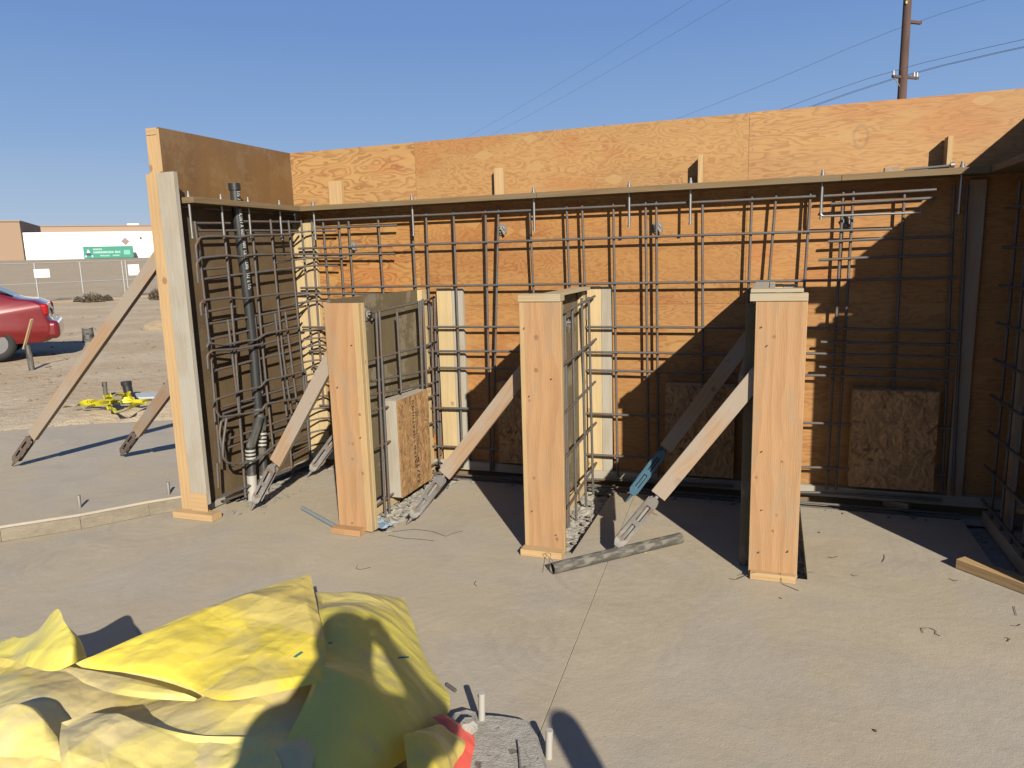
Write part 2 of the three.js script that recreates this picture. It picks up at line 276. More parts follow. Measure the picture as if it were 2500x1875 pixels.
// ---------------------------------------------------------------- setting: ground, slabs, footing
const XL = -2.6307, HT = 2.553, HL = 2.1218, ZF = 1.3578, HP = 1.4411, BW = .2385, XR = 2.56;
const PX = [-1.508, -.2615, .9712];
const terrain = (x, z) => {
  const dx = x - CAM.x, dz = z - CAM.z, r = Math.hypot(dx, dz);
  let y = -.14 + .19 * smooth(-5.6, -6.6, x + .35 * z) + (r > 9 ? .05 * (fbm(x * .5, z * .5, 3, 5) - .5) : 0);
  if (r > 30) y += smooth(30, 44, r) * .1 + Math.max(0, r - 40) / 200 * 4.4 * (r < 260 ? 1 : 260 / r);
  return y;
};
{
  const N = 150, f = (i) => { const t = (i / N) * 2 - 1; return Math.sign(t) * (Math.pow(Math.abs(t), 3.2) * 2500 + Math.abs(t) * 26); };
  const pos = [], uv = [], idx = [];
  for (let j = 0; j <= N; j++) for (let i = 0; i <= N; i++) {
    const x = f(i) - 6, z = f(j) - 2, y = terrain(x, z);
    pos.push(x, y, z); uv.push(x / 4.3, z / 4.3);
  }
  for (let j = 0; j < N; j++) for (let i = 0; i < N; i++) { const a = j * (N + 1) + i, b = a + 1, c = a + N + 1, d = c + 1; idx.push(a, c, b, b, c, d); }
  const g = new THREE.BufferGeometry(); g.setAttribute('position', new THREE.Float32BufferAttribute(pos, 3)); g.setAttribute('uv', new THREE.Float32BufferAttribute(uv, 2)); g.setIndex(idx); g.computeVertexNormals();
  structure('ground', g, M.dirt);
}
const flat = (pts, depth, bevel = .006) => {
  const s = new THREE.Shape(pts.map(p => new THREE.Vector2(p[0], p[1])));
  const g = new THREE.ExtrudeGeometry(s, { depth: depth - 2 * bevel, bevelEnabled: true, bevelThickness: bevel, bevelSize: bevel, bevelOffset: -bevel, bevelSegments: 1 });
  g.translate(0, 0, bevel); g.rotateX(Math.PI / 2); return g;
};
const slot = (x0, x1) => [[x0, .17], [x0, 1.317], [x1, 1.317], [x1, .17]];
const joint = (z) => .23 + .0514 * (z - 1.424);
const slab = new THREE.Group(); slab.name = 'concrete_slab'; slab.userData = { kind: 'structure' }; scene.add(slab);
part('slab_section', flat([[-2.45, .17], ...slot(-1.50, -1.19), ...slot(-.262, .008), [joint(.17) - .0011, .17], [joint(11) - .0011, 11], [-13, 11], [-13, 2.2], [-2.45, 1.05]], .13, .0015), M.slab, slab);
part('slab_section', flat([[joint(.17) + .0011, .17], ...slot(.975, 1.262), [2.2, .17], [2.2, 1.0], [9, 1.0], [9, 11], [joint(11) + .0011, 11]], .13, .0015), M.slab, slab);
{
  const fe = [[440, 1024], [200, 1036], [0, 1052], [-300, 1085]].map(([u, v]) => { const p = U(u, v, 'y', .1); return [p.x, p.z]; });
  const g = flat([[-2.72, 1.20], [-2.96, 1.46], [-3.2, 1.79], [-3.51, 2.10], [-5.6, 4.1], [-10, 6], [-11, 2], ...fe.slice().reverse(), [-2.72, fe[0][1] - .6]], .16, .008);
  g.translate(0, .1, 0); const rs = structure('raised_slab', g, M.slab);
  const kp = [[-2.72, 1.20], [-2.96, 1.46], [-3.2, 1.79], [-3.51, 2.10], [-5.6, 4.1]]; // rough edge strips, coloured darker to offset the direct sun on them
  for (let i = 0; i < 4; i++) { const a = V(kp[i][0] + .006, .044, kp[i][1] + .006), b = V(kp[i + 1][0] + .006, .044, kp[i + 1][1] + .006), e = beamGeo(a, b, .086, .016, V(0, 1, 0), .004); part('darkened_edge', e, M.darkenedEdge, rs); }
}
// rough footing concrete in the trench under the wall forms and in the slots of the wing walls
function roughSheet(x0, x1, z0, z1, y, amp, s, nx, nz) {
  const g = new THREE.PlaneGeometry(x1 - x0, z1 - z0, nx, nz); g.rotateX(-Math.PI / 2); g.translate((x0 + x1) / 2, 0, (z0 + z1) / 2);
  const p = g.attributes.position, uv = g.attributes.uv;
  for (let i = 0; i < p.count; i++) { const x = p.getX(i), z = p.getZ(i); p.setY(i, y + amp * (fbm(x * 22, z * 22, 4, s) - .5) * 2 + amp * .6 * (vn(x * 70, z * 70, s + 3) - .5)); uv.setXY(i, x / .6, z / .6); }
  g.computeVertexNormals(); return g;
}
const footing = new THREE.Group(); footing.name = 'footing'; footing.userData = { kind: 'structure' }; scene.add(footing);
part('trench_floor', roughSheet(-2.72, 2.7, -.35, .22, -.075, .012, 3, 220, 24), M.rough, footing);
part('trench_floor', roughSheet(-2.72, -2.40, .22, 1.4, -.03, .016, 4, 20, 70), M.rough, footing);
part('trench_floor', roughSheet(2.15, 2.72, .22, 1.5, -.06, .012, 6, 24, 60), M.rough, footing);
PX.forEach((x, i) => part('slot_floor', roughSheet(x - .01, x + .33, .15, 1.36, -.045, .022, 10 + i, 40, 140), M.rough, footing));
// loose lumps along the trench edge
{
  const list = [];
  for (let i = 0; i < 230; i++) {
    const w = i % 5; let x, z;
    if (w < 2) { x = rr(-2.3, 2.1); z = rr(.13, .24); } else if (w === 2) { x = -1.2 + rr(-.26, .02); z = rr(.2, 1.3); } else if (w === 3) { x = rr(-.24, .0); z = rr(.2, 1.3); } else { x = rr(-2.46, -2.2); z = rr(.3, 1.32); }
    const inSlot = (w === 2 || w === 3), s = rr(.004, .016), g = new THREE.DodecahedronGeometry(s, 0); g.scale(rr(.7, 1.5), rr(.5, .9), rr(.7, 1.4)); g.rotateY(rr(0, 6));
    g.translate(x, (inSlot ? -.03 : z < .17 ? -.06 : 0) + s * .35, z); list.push(g);
  }
  const o = part('concrete_crumbs', merged(list), M.rough, scene); o.userData = { kind: 'stuff', label: 'loose grey concrete crumbs along the foot of the forms', category: 'rubble' };
}

// ---------------------------------------------------------------- form walls
function panelGeo(w, h, t) { const g = new THREE.BoxGeometry(w, h, t); return g; }
function panel(parent, m, x0, x1, y0, y1, uv0, uv1, z0 = -.018, z1 = 0) {       // a plywood sheet facing +z, its figure cut from uv0..uv1
  const g = new THREE.BoxGeometry(x1 - x0, y1 - y0, z1 - z0), uv = g.attributes.uv;
  for (let i = 0; i < uv.count; i++) uv.setXY(i, lerp(uv0[0], uv1[0], uv.getX(i)), lerp(uv0[1], uv1[1], uv.getY(i)));
  g.translate((x0 + x1) / 2, (y0 + y1) / 2, (z0 + z1) / 2); return part('plywood_panel', g, m, parent);
}
const backWall = thing('form_wall', 'long bare plywood form wall of orange wild-grain sheets behind the rebar', 'wall');
const S1 = -1.5247, S2 = .8739, GAP = .0008, YS = 1.333;
panel(backWall, M.plyBold, XL + .001, S1 - GAP, YS + GAP, HT, [.25, 0], [.70, 1]);
panel(backWall, M.plyFine, S1 + GAP, S2 - GAP, YS + GAP, HT, [0, 0], [1, 1]);
panel(backWall, M.plyBroad, S2 + GAP, 3.3, YS + GAP, HT + .004, [0, 0], [1, 1]);
panel(backWall, M.plyBold, XL + .001, S1 + .12 - GAP, .115, YS - GAP, [0, 0], [.49, 1]);
panel(backWall, M.plyWarm, S1 + .12 + GAP, S2 + .12 - GAP, .115, YS - GAP, [0, 0], [1, 1]);
panel(backWall, M.plyWarm, S2 + .12 + GAP, 3.3, .115, YS - GAP, [.9, .1], [.02, 1]);
board('base_plate', backWall, M.grey, -2.60, 3.2, .045, .113, -.02, .045);
board('added_gap_board', backWall, M.oldplank, -2.6, 3.2, -.08, .044, -.018, -.002);  // added board, blocks light coming through the gap under the sheets
board('added_seam_backing', backWall, M.pine, XL + .05, 3.2, YS - .045, YS + .045, -.057, -.019);  // added backing strips, keep light from leaking through the sheet seams
for (const x of [S1, S2, S1 + .12, S2 + .12]) board('added_seam_backing', backWall, M.pine, x - .03, x + .03, .12, HT - .02, -.057, -.0185);
board('sole_board', backWall, M.grey, -2.55, 3.2, -.06, -.022, .0, .09);
for (let i = 0; i < 12; i++) board('stud', backWall, M.pine, -2.5 + i * .5, -2.462 + i * .5, -.05, 2.5, -.148, -.059);
board('waler', backWall, M.pine, -2.55, 3.2, 2.36, 2.449, -.188, -.149);
// corner boards, left and right
{ const a = U(716, 640, 'z', .042).x, b = U(748, 640, 'z', .042).x, c = U(772, 640, 'z', .042).x; board('corner_board', backWall, M.pale, a, b - .001, .09, 2.0, .003, .042); board('corner_board', backWall, M.pale, b + .001, c, .09, 2.03, .003, .042); }
board('corner_board', backWall, M.used, 2.13, 2.218, .09, 2.06, .003, .042);
// boards where each wing wall will meet the back wall
PX.forEach((x, i) => {
  const e = [[.13, .255, .256, .347], [.06, .165, .166, .24], [.05, .14, .141, .228]][i];
  board('wing_board', backWall, M.pale, x + e[0], x + e[1], .113, 1.465, .003, .04);
  board('wing_board', backWall, M.grey, x + e[2], x + e[3], .113, 1.46, .003, .04);
});
// nails with a little shine in the upper sheets
{ const l = []; for (const [u, v] of [[1838, 302], [1838, 363], [2000, 312], [1475, 306], [1842, 330], [1015, 420], [1018, 500]]) { const p = U(u, v, 'z', .001), g = new THREE.CylinderGeometry(.004, .004, .003, 8); g.rotateX(Math.PI / 2); g.translate(p.x, p.y, .001); l.push(g); } const n = part('nail_heads', merged(l), M.zinc, backWall); n.userData.kind = 'stuff'; }

// ledger plank along the top of the wall, with stub cleats standing on it
const ledger = thing('sill_plank', 'weathered plank laid along the rebar under the back plywood, bolts hanging through', 'plank');
board('plank', ledger, M.oldplank, XL + .176, -.52, HL - .038, HL, .012, .1754);
board('plank', ledger, M.oldplank, -.518, 1.42, HL - .038, HL + .001, .012, .1754);
board('plank', ledger, M.oldplank, 1.422, 2.2, HL - .038, HL, .012, .1754);
for (const [u0, u1, vt, d] of [[800, 832, 444, .038], [1205, 1228, 411, .05], [1704, 1716, 378, .10], [2315, 2329, 332, .10]]) {
  const zc = .012 + d, a = U(u0, vt, 'z', zc), b = U(u1, vt, 'z', zc);
  board('cleat', ledger, d > .06 ? M.lumberNew : M.pine, a.x, b.x, HL + .001, a.y, .012, zc);
}
const ledgerLeft = thing('sill_plank', 'short weathered plank along the brown side form, black pipe standing up through it', 'plank');
board('plank', ledgerLeft, M.oldplank, XL + .012, XL + .1752, HL - .038, HL, .012, 1.305);
const ledgerRight = thing('sill_plank', 'dark plank along the shaded side form opposite the black pipe', 'plank');
board('plank', ledgerRight, M.oldplank, 2.203, XR - .012, HL - .038, HL, .012, 1.3);

// left side form
const leftWall = thing('form_wall', 'brown stained plywood side form with light end post and grey end plank', 'wall');
{
  const geo = (y0, y1) => { const g = new THREE.BoxGeometry(.018, y1 - y0, 1.35); const uv = g.attributes.uv, p = g.attributes.position; for (let i = 0; i < uv.count; i++) uv.setXY(i, p.getZ(i) / 1.5 + .5, (p.getY(i) + y0) / 1.5); g.translate(XL - .009, (y0 + y1) / 2, .675); return g; };
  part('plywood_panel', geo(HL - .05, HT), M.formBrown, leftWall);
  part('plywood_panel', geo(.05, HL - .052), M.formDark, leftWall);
  board('base_plate', leftWall, M.grey, XL + .001, XL + .03, .01, .05, .05, 1.32);
  board('end_post', leftWall, M.pine, XL - .107, XL - .019, .03, HT - .045, 1.263, 1.352);
  board('top_block', leftWall, M.pine, XL - .107, XL - .019, HT - .043, HT, 1.263, 1.352);
  board('edge_strip', leftWall, M.pine, XL - .017, XL + .004, 2.28, HT - .01, 1.3515, 1.36);
  board('end_post', leftWall, M.pine, XL - .105, XL - .016, .045, 2.268, 1.3535, 1.392);
  board('end_plank', leftWall, M.grey, XL - .014, XL + .122, .09, 2.272, 1.36, 1.396);
  board('end_plank', leftWall, M.pine, XL - .014, XL + .125, .04, .17, 1.398, 1.402);
  board('toe_block', leftWall, M.pine, -2.755, -2.425, .001, .046, 1.365, 1.46);
  for (const z of [.1, .6, 1.0]) board('stud', leftWall, M.pine, XL - .108, XL - .0185, .05, 2.5, z, z + .038);
}
// right side form, in its own shade
const rightWall = thing('form_wall', 'dark side form in deep shade with a tall outer panel', 'wall');
{
  const g = new THREE.BoxGeometry(.018, HT - .05, 1.5); g.translate(XR + .009, HT / 2 + .025, .75); part('plywood_panel', g, M.formBrown, rightWall);
  board('end_post', rightWall, M.grey, 2.205, 2.30, .78, 2.0, 1.25, 1.288);
  board('end_post', rightWall, M.grey, 2.302, 2.50, .02, 2.05, 1.25, 1.288);
  board('inner_board', rightWall, M.used, 2.36, 2.40, .03, 2.06, .75, .84);
  board('inner_board', rightWall, M.used, 2.36, 2.40, .03, 2.06, .35, .44);
  board('base_plate', rightWall, M.grey, 2.32, XR, -.03, .05, .1, 1.3);
  board('added_shadow_board', rightWall, M.used, 2.12, 2.60, 1.965, 2.0, 1.29, 1.37);  // added short boards out of view, break up the shadow edge on the plywood
  board('added_shadow_board', rightWall, M.used, 2.20, 2.58, 2.30, 2.39, 1.502, 1.54);
  for (const z of [.2, .7, 1.2]) board('stud', rightWall, M.pine, XR + .0185, XR + .108, .05, 2.5, z, z + .038);
}

// ---------------------------------------------------------------- wing wall forms
const wingLabel = ['wing wall form with grey-topped side panel and a chipboard box inside it', 'wing wall form with open cap, a black pipe lying at its foot', 'wing wall form capped with plywood, two diagonal braces on its dark side'];
PX.forEach((x, i) => {
  const t = thing('wing_form', wingLabel[i], 'form', 'wing wall forms');
  const g = new RoundedBoxGeometry(BW, HP - .012, .038, 1, .003); { const p = g.attributes.position, uv = g.attributes.uv, n = g.attributes.normal; for (let k = 0; k < p.count; k++) uv.setXY(k, p.getY(k) / HP + .5, Math.abs(n.getX(k)) > .7 ? .98 + p.getZ(k) * .4 : p.getX(k) / BW * .96 + .5); }
  g.translate(x + BW / 2, HP / 2 + .006, ZF - .019); part('end_board', g, M.face[i], t);
  const pg = new THREE.BoxGeometry(.018, HP - .05, ZF - .115); { const uv = pg.attributes.uv, p = pg.attributes.position; for (let k = 0; k < uv.count; k++) uv.setXY(k, p.getZ(k) / 1.5 + .3 * i, p.getY(k) / 1.5 + .37 * i); }
  pg.translate(x + .009, HP / 2 + .045 - (i ? .02 : 0), (ZF - .039 + .076) / 2); part('side_panel', pg, M.formOlive, t);
  board('bottom_plate', t, M.pale, x + .019, x + .057, -.03, .03, .1, ZF - .045);
  board('stud', t, M.pale, x + .0195, x + .058, .035, HP + (i ? -.01 : .018), .06, .149);
  board('stud', t, i === 2 ? M.formOlive : M.used, x - (i === 2 ? .05 : .022), x - .001, .0, HP - .03, ZF - .24, ZF - .13);
  board('stud', t, M.pine, x - .039, x - .001, .0, HP - .03, .2, .289);
  board('waler', t, M.used, x - .078, x - .040, .95, 1.04, .15, ZF - .16);
  if (i === 0) { board('side_cap', t, M.grey, x - .03, x + .0005, HP - .028, HP + .002, .3, ZF - .04); board('corner_stud', t, M.pale, x + BW - .012, x + BW - .001, .01, HP - .002, ZF - .075, ZF - .04); }
  if (i === 1) {
    board('front_cap', t, M.capWood, x - .004, x + BW - .002, HP + .001, HP + .042, ZF - .085, ZF + .006);
    board('side_cap', t, M.capWood, x - .015, x + .10, HP + .002, HP + .022, .09, ZF - .09);
    board('cap_strip', t, M.grey, x + .05, x + .20, HP + .023, HP + .037, ZF - .19, ZF - .10);
  }
  if (i === 2) {
    board('front_cap', t, M.capWood, x - .028, x + BW + .001, HP - .004, HP + .034, ZF - .06, ZF + .006);
    board('front_cap', t, M.capWood, x - .026, x + BW - .02, HP + .037, HP + .055, ZF - .11, ZF - .012);
    board('side_cap', t, M.grey, x - .03, x + .055, HP + .02, HP + .038, .07, ZF - .115);
    board('side_cap', t, M.grey, x + .058, x + .09, HP + .02, HP + .038, .07, ZF - .115);
  }
  const tb = [[-.022, .19], [-.006, .238], [.01, .232]][i];
  board('toe_block', t, i === 0 ? M.face[0] : M.pine, x + tb[0], x + tb[1], .001, .04, ZF + .001, ZF + (i === 2 ? .038 : .07));
  // nails left proud in the end board
  const l = []; for (const [u, v] of [[[.18, 1.19], [.06, .93], [.1, .06], [.2, .62]], [[.03, 1.30], [.18, 1.02], [.05, .92], [.05, .25], [.19, .12]], [[.03, 1.31], [.06, 1.22], [.05, .68], [.06, .37], [.05, .14], [.19, .16]]][i]) { const gg = new THREE.CylinderGeometry(.0032, .0026, .016, 7); gg.rotateX(Math.PI / 2 + rr(-.4, .4)); gg.translate(x + u, v, ZF + .004); l.push(gg); }
  const n = part('nails', merged(l), M.wire, t); n.userData.kind = 'stuff';
});
// ---------------------------------------------------------------- reinforcing bars
const RB = .0090;
const ties = {};
function tieAt(cage, p, normal) { (ties[cage.uuid] ||= []).push([p, normal]); }
function bars(cage, list, axis, val, r = RB, lowY = null) {
  for (const q of list) { const pts = []; for (let i = 0; i < q.length; i += 2) pts.push(U(q[i], q[i + 1], axis, val)); part('bar', pts.length === 2 ? rodGeo(pts[0], pts[1], r) : tubeGeo(pts, r), M.rebar, cage); }
}
// back wall: upright bars, then level bars tied on their near side
const backCage = thing('rebar_mat', 'long rebar grid standing in front of the bare back plywood', 'rebar');
const vBack = [[735, 537, 766, 905], [761, 541, 790, 990], [788, 533, 820, 930], [826, 529, 858, 980], [850, 529, 876, 900], [923, 533, 950, 900], [1005, 524, 1024, 870], [1040, 516, 1052, 870], [1107, 513, 1130, 1140], [1185, 509, 1198, 1150], [1217, 505, 1203, 1150], [1293, 513, 1310, 870], [1383, 498, 1393, 780], [1421, 496, 1430, 780], [1497, 492, 1508, 1165], [1576, 487, 1583, 1165], [1602, 487, 1607, 1165], [1715, 498, 1716, 1170], [1836, 475, 1818, 960], [1895, 472, 1866, 820], [1979, 467, 1950, 900], [2059, 463, 2018, 1195], [2084, 462, 2040, 1195], [2208, 473, 2180, 960], [2330, 455, 2300, 1200], [2362, 450, 2325, 1210]];
bars(backCage, vBack, 'z', .070);
const hBack = [[772, 538, 1496, 504, 1998, 479], [2011, 479, 2286, 463], [772, 557, 969, 550], [729, 607, 1496, 581, 2177, 559], [700, 621, 964, 620], [734, 703, 1496, 692, 2041, 684, 2335, 678], [700, 715, 930, 719], [738, 799, 1264, 798, 1610, 799, 1830, 800], [755, 857, 1264, 858, 1620, 862, 1800, 866], [760, 895, 1264, 900, 1650, 909, 1800, 913], [780, 990, 1154, 998, 1540, 1014, 1790, 1022], [800, 1080, 1130, 1092, 1527, 1115, 1790, 1125],
  [2027, 498, 2284, 483], [2021, 590, 2174, 582, 2330, 577], [1998, 635, 2110, 629, 2330, 622], [1900, 800, 2034, 802, 2335, 808], [2004, 835, 2335, 842], [1900, 862, 2032, 864, 2330, 872], [2000, 896, 2330, 905], [1900, 916, 2028, 917, 2320, 928], [1900, 1031, 2020, 1034, 2320, 1046], [1900, 1140, 2015, 1142, 2310, 1160], [1900, 1201, 2010, 1203, 2300, 1222], [1050, 1161, 1500, 1172, 1790, 1188]];
bars(backCage, hBack, 'z', .0865);
for (const y of [.02, -.015]) part('bar', rodGeo(V(-2.35, y, .11), V(2.2, y - .004, .115), RB), M.rebar, backCage);
{ // tie wire twisted round each crossing
  const l = []; for (const q of hBack) for (const w of vBack) {
    const hx0 = q[0], hx1 = q[q.length - 2]; const hy = q[1] + (q[q.length - 1] - q[1]) * ((w[0] - hx0) / (hx1 - hx0)), vx = w[0] + (w[2] - w[0]) * (hy - w[1]) / (w[3] - w[1]);
    if (vx > hx0 + 5 && vx < hx1 - 5 && hy > w[1] && hy < w[3] && hash(hx0 | 0, w[0] | 0, 3) < .55) { const p = U(vx, hy, 'z', .080), g = new THREE.TorusGeometry(.0125, .0016, 4, 8); g.rotateY(.9); g.rotateZ(rr(0, 3)); g.translate(p.x, p.y, p.z); l.push(g); if (rnd() < .35) { const a = p.clone().add(V(0, 0, .012)); l.push(tubeGeo([a, a.clone().add(V(rr(-.02, .02), rr(-.03, .0), .012)), a.clone().add(V(rr(-.03, .03), rr(-.05, -.01), .016))], .0011, 4, 5)); } }
  }
  const o = part('tie_wires', merged(l), M.wire, backCage); o.userData.kind = 'stuff';
}
// left side wall cage
const leftCage = thing('rebar_mat', 'rebar cage with hooked hoops round the black pipe, in front of the dark side form', 'rebar');
const XC = XL + .115;
bars(leftCage, [[475, 540, 495, 690, 517, 900, 537, 1130], [548, 563, 574, 850, 599, 1213], [617, 574, 641, 850, 666, 1090], [660, 536, 689, 850, 712, 1010], [704, 538, 734, 850, 759, 1132], [556, 780, 584, 1010, 600, 1215], [671, 765, 700, 1015], [622, 775, 640, 960], [696, 760, 727, 1005], [708, 1090, 714, 1165], [530, 1130, 533, 1190], [745, 900, 757, 1120]], 'x', XC);
bars(leftCage, [[475, 545, 561, 545], [590, 541, 734, 542], [481, 563, 600, 563, 728, 563], [494, 657, 556, 653], [495, 682, 600, 668, 739, 652], [498, 793, 600, 776, 747, 747], [500, 762, 578, 748], [508, 830, 590, 812, 735, 770], [515, 870, 610, 850, 742, 812], [524, 905, 620, 880, 740, 850], [540, 995, 640, 965, 745, 935], [545, 1010, 620, 985], [548, 1075, 650, 1040, 752, 1005], [552, 1095, 660, 1058, 755, 1030], [560, 1140, 660, 1105, 757, 1075], [545, 1207, 640, 1170, 757, 1125], [548, 1222, 640, 1190], [704, 1085, 757, 1060]], 'x', XC - .017);
// hoops: hooked at the open end and bowed over the pipe
const hoops = [[482, 640, 478, 600, 489, 580, 515, 577, 545, 577, 585, 579, 617, 574, 709, 573], [484, 690, 480, 645, 492, 630, 552, 624, 590, 627, 617, 622, 709, 620], [492, 770, 489, 742, 500, 733, 555, 727, 600, 729, 640, 722, 717, 714], [504, 850, 510, 838, 552, 842, 600, 832, 625, 830, 650, 815, 731, 799], [508, 900, 506, 868, 520, 856, 580, 852, 640, 840], [519, 985, 530, 975, 590, 955, 635, 945, 650, 929, 690, 920, 744, 906], [525, 1030, 522, 992, 538, 1018, 600, 1010, 639, 1002, 652, 986, 753, 969]];
bars(leftCage, hoops, 'x', XC + .035);
part('bar', tubeGeo([[553, 1022], [545, 1080], [544, 1115], [556, 1130], [590, 1133], [630, 1120], [660, 1095], [680, 1082]].map(q => U(q[0], q[1], 'x', XC + .06)), RB, 7, 40), M.rebar, leftCage);
part('bar', tubeGeo([[553, 1022], [540, 1030], [536, 1060], [545, 1110]].map(q => U(q[0], q[1], 'x', XC + .04)), RB, 7, 24), M.rebar, leftCage);
part('bar', tubeGeo([[533, 1215], [600, 1190], [757, 1128]].map(q => U(q[0], q[1], 'x', XC + .0)), RB), M.rebar, leftCage);
// corner hooks that turn from the side wall into the back wall
{
  const l = []; for (const [y, dz] of [[1.93, 0], [1.72, .02], [1.66, 0], [1.44, .02], [1.38, 0], [1.15, .01], [1.08, .02], [1.02, 0], [.9, .01], [.79, .02], [.72, 0], [.60, .01], [.50, .02], [.41, 0], [.31, .01], [.2, 0]])
    part('corner_hook', tubeGeo([V(XC - .02, y - .03, .42 + dz), V(XC - .01, y - .01, .2), V(XC + .05, y, .105 + dz), V(XC + .12, y + .002, .088), V(XC + .32 + dz * 4, y - .004, .09)], RB * .85, 6, 20), M.rebar, leftCage);
}
// wing wall cages
const wingCage = PX.map((x, i) => thing('rebar_mat', ['rebar cage in the wing form that holds the chipboard box', 'rebar cage in the wing form beside the black pipe on the floor', 'rebar cage hidden behind the plywood-capped wing form'][i], 'rebar', 'wing wall cages'));
bars(wingCage[0], [[918, 763, 941, 1268], [926, 759, 952, 1264], [969, 759, 980, 957], [1022, 735, 1032, 945], [1027, 733, 1037, 1190], [1032, 730, 1042, 945], [1060, 723, 1074, 1168], [1052, 737, 1062, 1060], [1066, 740, 1077, 1110]], 'x', PX[0] + .105);
for (const [a, b] of [[[905, 764], [1056, 732]], [[891, 882], [1060, 838]], [[905, 932], [1062, 899]], [[897, 966], [1064, 932]], [[899, 1005], [1064, 964]], [[905, 1098], [1068, 1026]], [[912, 1240], [1072, 1125]]]) {
  const A = U(a[0], a[1], 'x', PX[0] + .085), B = U(b[0], b[1], 'x', PX[0] + .085); B.z = Math.max(B.z, .13);
  part('bar', tubeGeo([A, lerpV(A, B, .5), B, V(B.x + .03, B.y + .015, .115), V(B.x + .10, B.y + .03, .20)], RB, 7, 24), M.rebar, wingCage[0]);
}
function lerpV(a, b, t) { return a.clone().lerp(b, t); }
bars(wingCage[1], [[1374, 765, 1386, 1288], [1379, 762, 1389, 1286], [1397, 752, 1407, 1272], [1420, 728, 1431, 1242], [1437, 725, 1448, 1206]], 'x', PX[1] + .135);
for (const [a, b] of [[[1371, 766], [1452, 723]], [[1376, 890], [1455, 828]], [[1378, 1008], [1453, 932]], [[1382, 1115], [1455, 1032]], [[1387, 1238], [1456, 1130]]]) {
  const A = U(a[0], a[1], 'x', PX[1] + .155), B = U(b[0], b[1], 'z', .075); part('bar', rodGeo(A, B, RB), M.rebar, wingCage[1]);
}
for (const z of [.35, .7, 1.05]) part('bar', rodGeo(V(PX[2] + .12, -.03, z), V(PX[2] + .12, 1.32, z), RB), M.rebar, wingCage[2]);
for (const y of [.3, .7, 1.1, 1.3]) part('bar', rodGeo(V(PX[2] + .137, y, .1), V(PX[2] + .137, y, 1.25), RB), M.rebar, wingCage[2]);
// right side cage, in shade
const rightCage = thing('rebar_mat', 'rebar cage in the deep shade of the dark side form', 'rebar');
for (let k = 0; k < 6; k++) part('bar', rodGeo(V(2.33, -.03, .25 + k * .2), V(2.33, 2.02, .25 + k * .2), RB), M.rebar, rightCage);
for (let k = 0; k < 9; k++) part('bar', rodGeo(V(2.313, .12 + k * .22, .1), V(2.313, .12 + k * .22, 1.2), RB), M.rebar, rightCage);

// ---------------------------------------------------------------- anchor bolts through the planks
function bolt(x, z, label, L = .25) {
  const t = thing('anchor_bolt', label, 'bolt', 'anchor bolts hanging through the planks');
  part('shank', rodGeo(V(x, HL - L, z), V(x, HL + .038, z), .0085, 10), M.zinc, t);
  const n = new THREE.CylinderGeometry(.0135, .0135, .014, 6); n.translate(x, HL + .0125, z); part('nut', n, M.zinc, t);
  const w = new THREE.CylinderGeometry(.02, .02, .004, 14); w.translate(x, HL + .0031, z); part('washer', w, M.zinc, t);
  const h = new THREE.CylinderGeometry(.0125, .0125, .011, 6); h.translate(x, HL - L - .004, z); part('bolt_head', h, M.zinc, t);
}
for (const [u, v] of [[765, 508], [1006, 498], [1303, 480], [1536, 462], [1686, 455], [2008, 440], [2348, 425]]) { const p = U(u, v, 'z', .125); bolt(p.x, .125, 'zinc anchor bolt hanging through the back plank before bare plywood'); }
for (const [u, v] of [[462, 503], [541, 508], [607, 512], [683, 516]]) { const p = U(u, v, 'x', XL + .12); bolt(XL + .12, p.z, 'zinc anchor bolt hanging through the short plank of the brown side form'); }
for (const z of [.5, 1.0]) bolt(2.3, z, 'anchor bolt through the plank of the shaded side form');
{ // long bent bar under the last plank
  const a = U(2008, 440, 'z', .128), b = U(2003, 528, 'z', .128), c = U(2248, 519, 'z', .128);
  single('bent_bar', tubeGeo([a, lerpV(a, b, .5), lerpV(a, b, .96), lerpV(b, c, .03), lerpV(b, c, .5), c], .0075, 8, 40, .02), M.zinc, 'bright bar bent at a right angle below the back plank', 'rebar');
  const d = U(2208, 417, 'z', .09), e = U(2325, 404, 'z', .15); d.y = HL + .012; e.y = HL + .016; single('loose_bolt', merged([rodGeo(d, e, .0075), (() => { const h = new THREE.CylinderGeometry(.017, .017, .02, 6); h.rotateZ(1.57); h.translate(e.x, e.y + .002, e.z); return h; })()]), M.zinc, 'loose zinc bolt lying on the back plank beside a stub cleat', 'bolt');
  const p = U(2177, 418, 'z', .1); const g = new RoundedBoxGeometry(.085, .03, .05, 1, .004); g.translate(p.x, HL + .0155, .10); single('wood_scrap', g, M.used, 'small wood scrap lying on the back plank by the loose bolt', 'wood scrap');
}
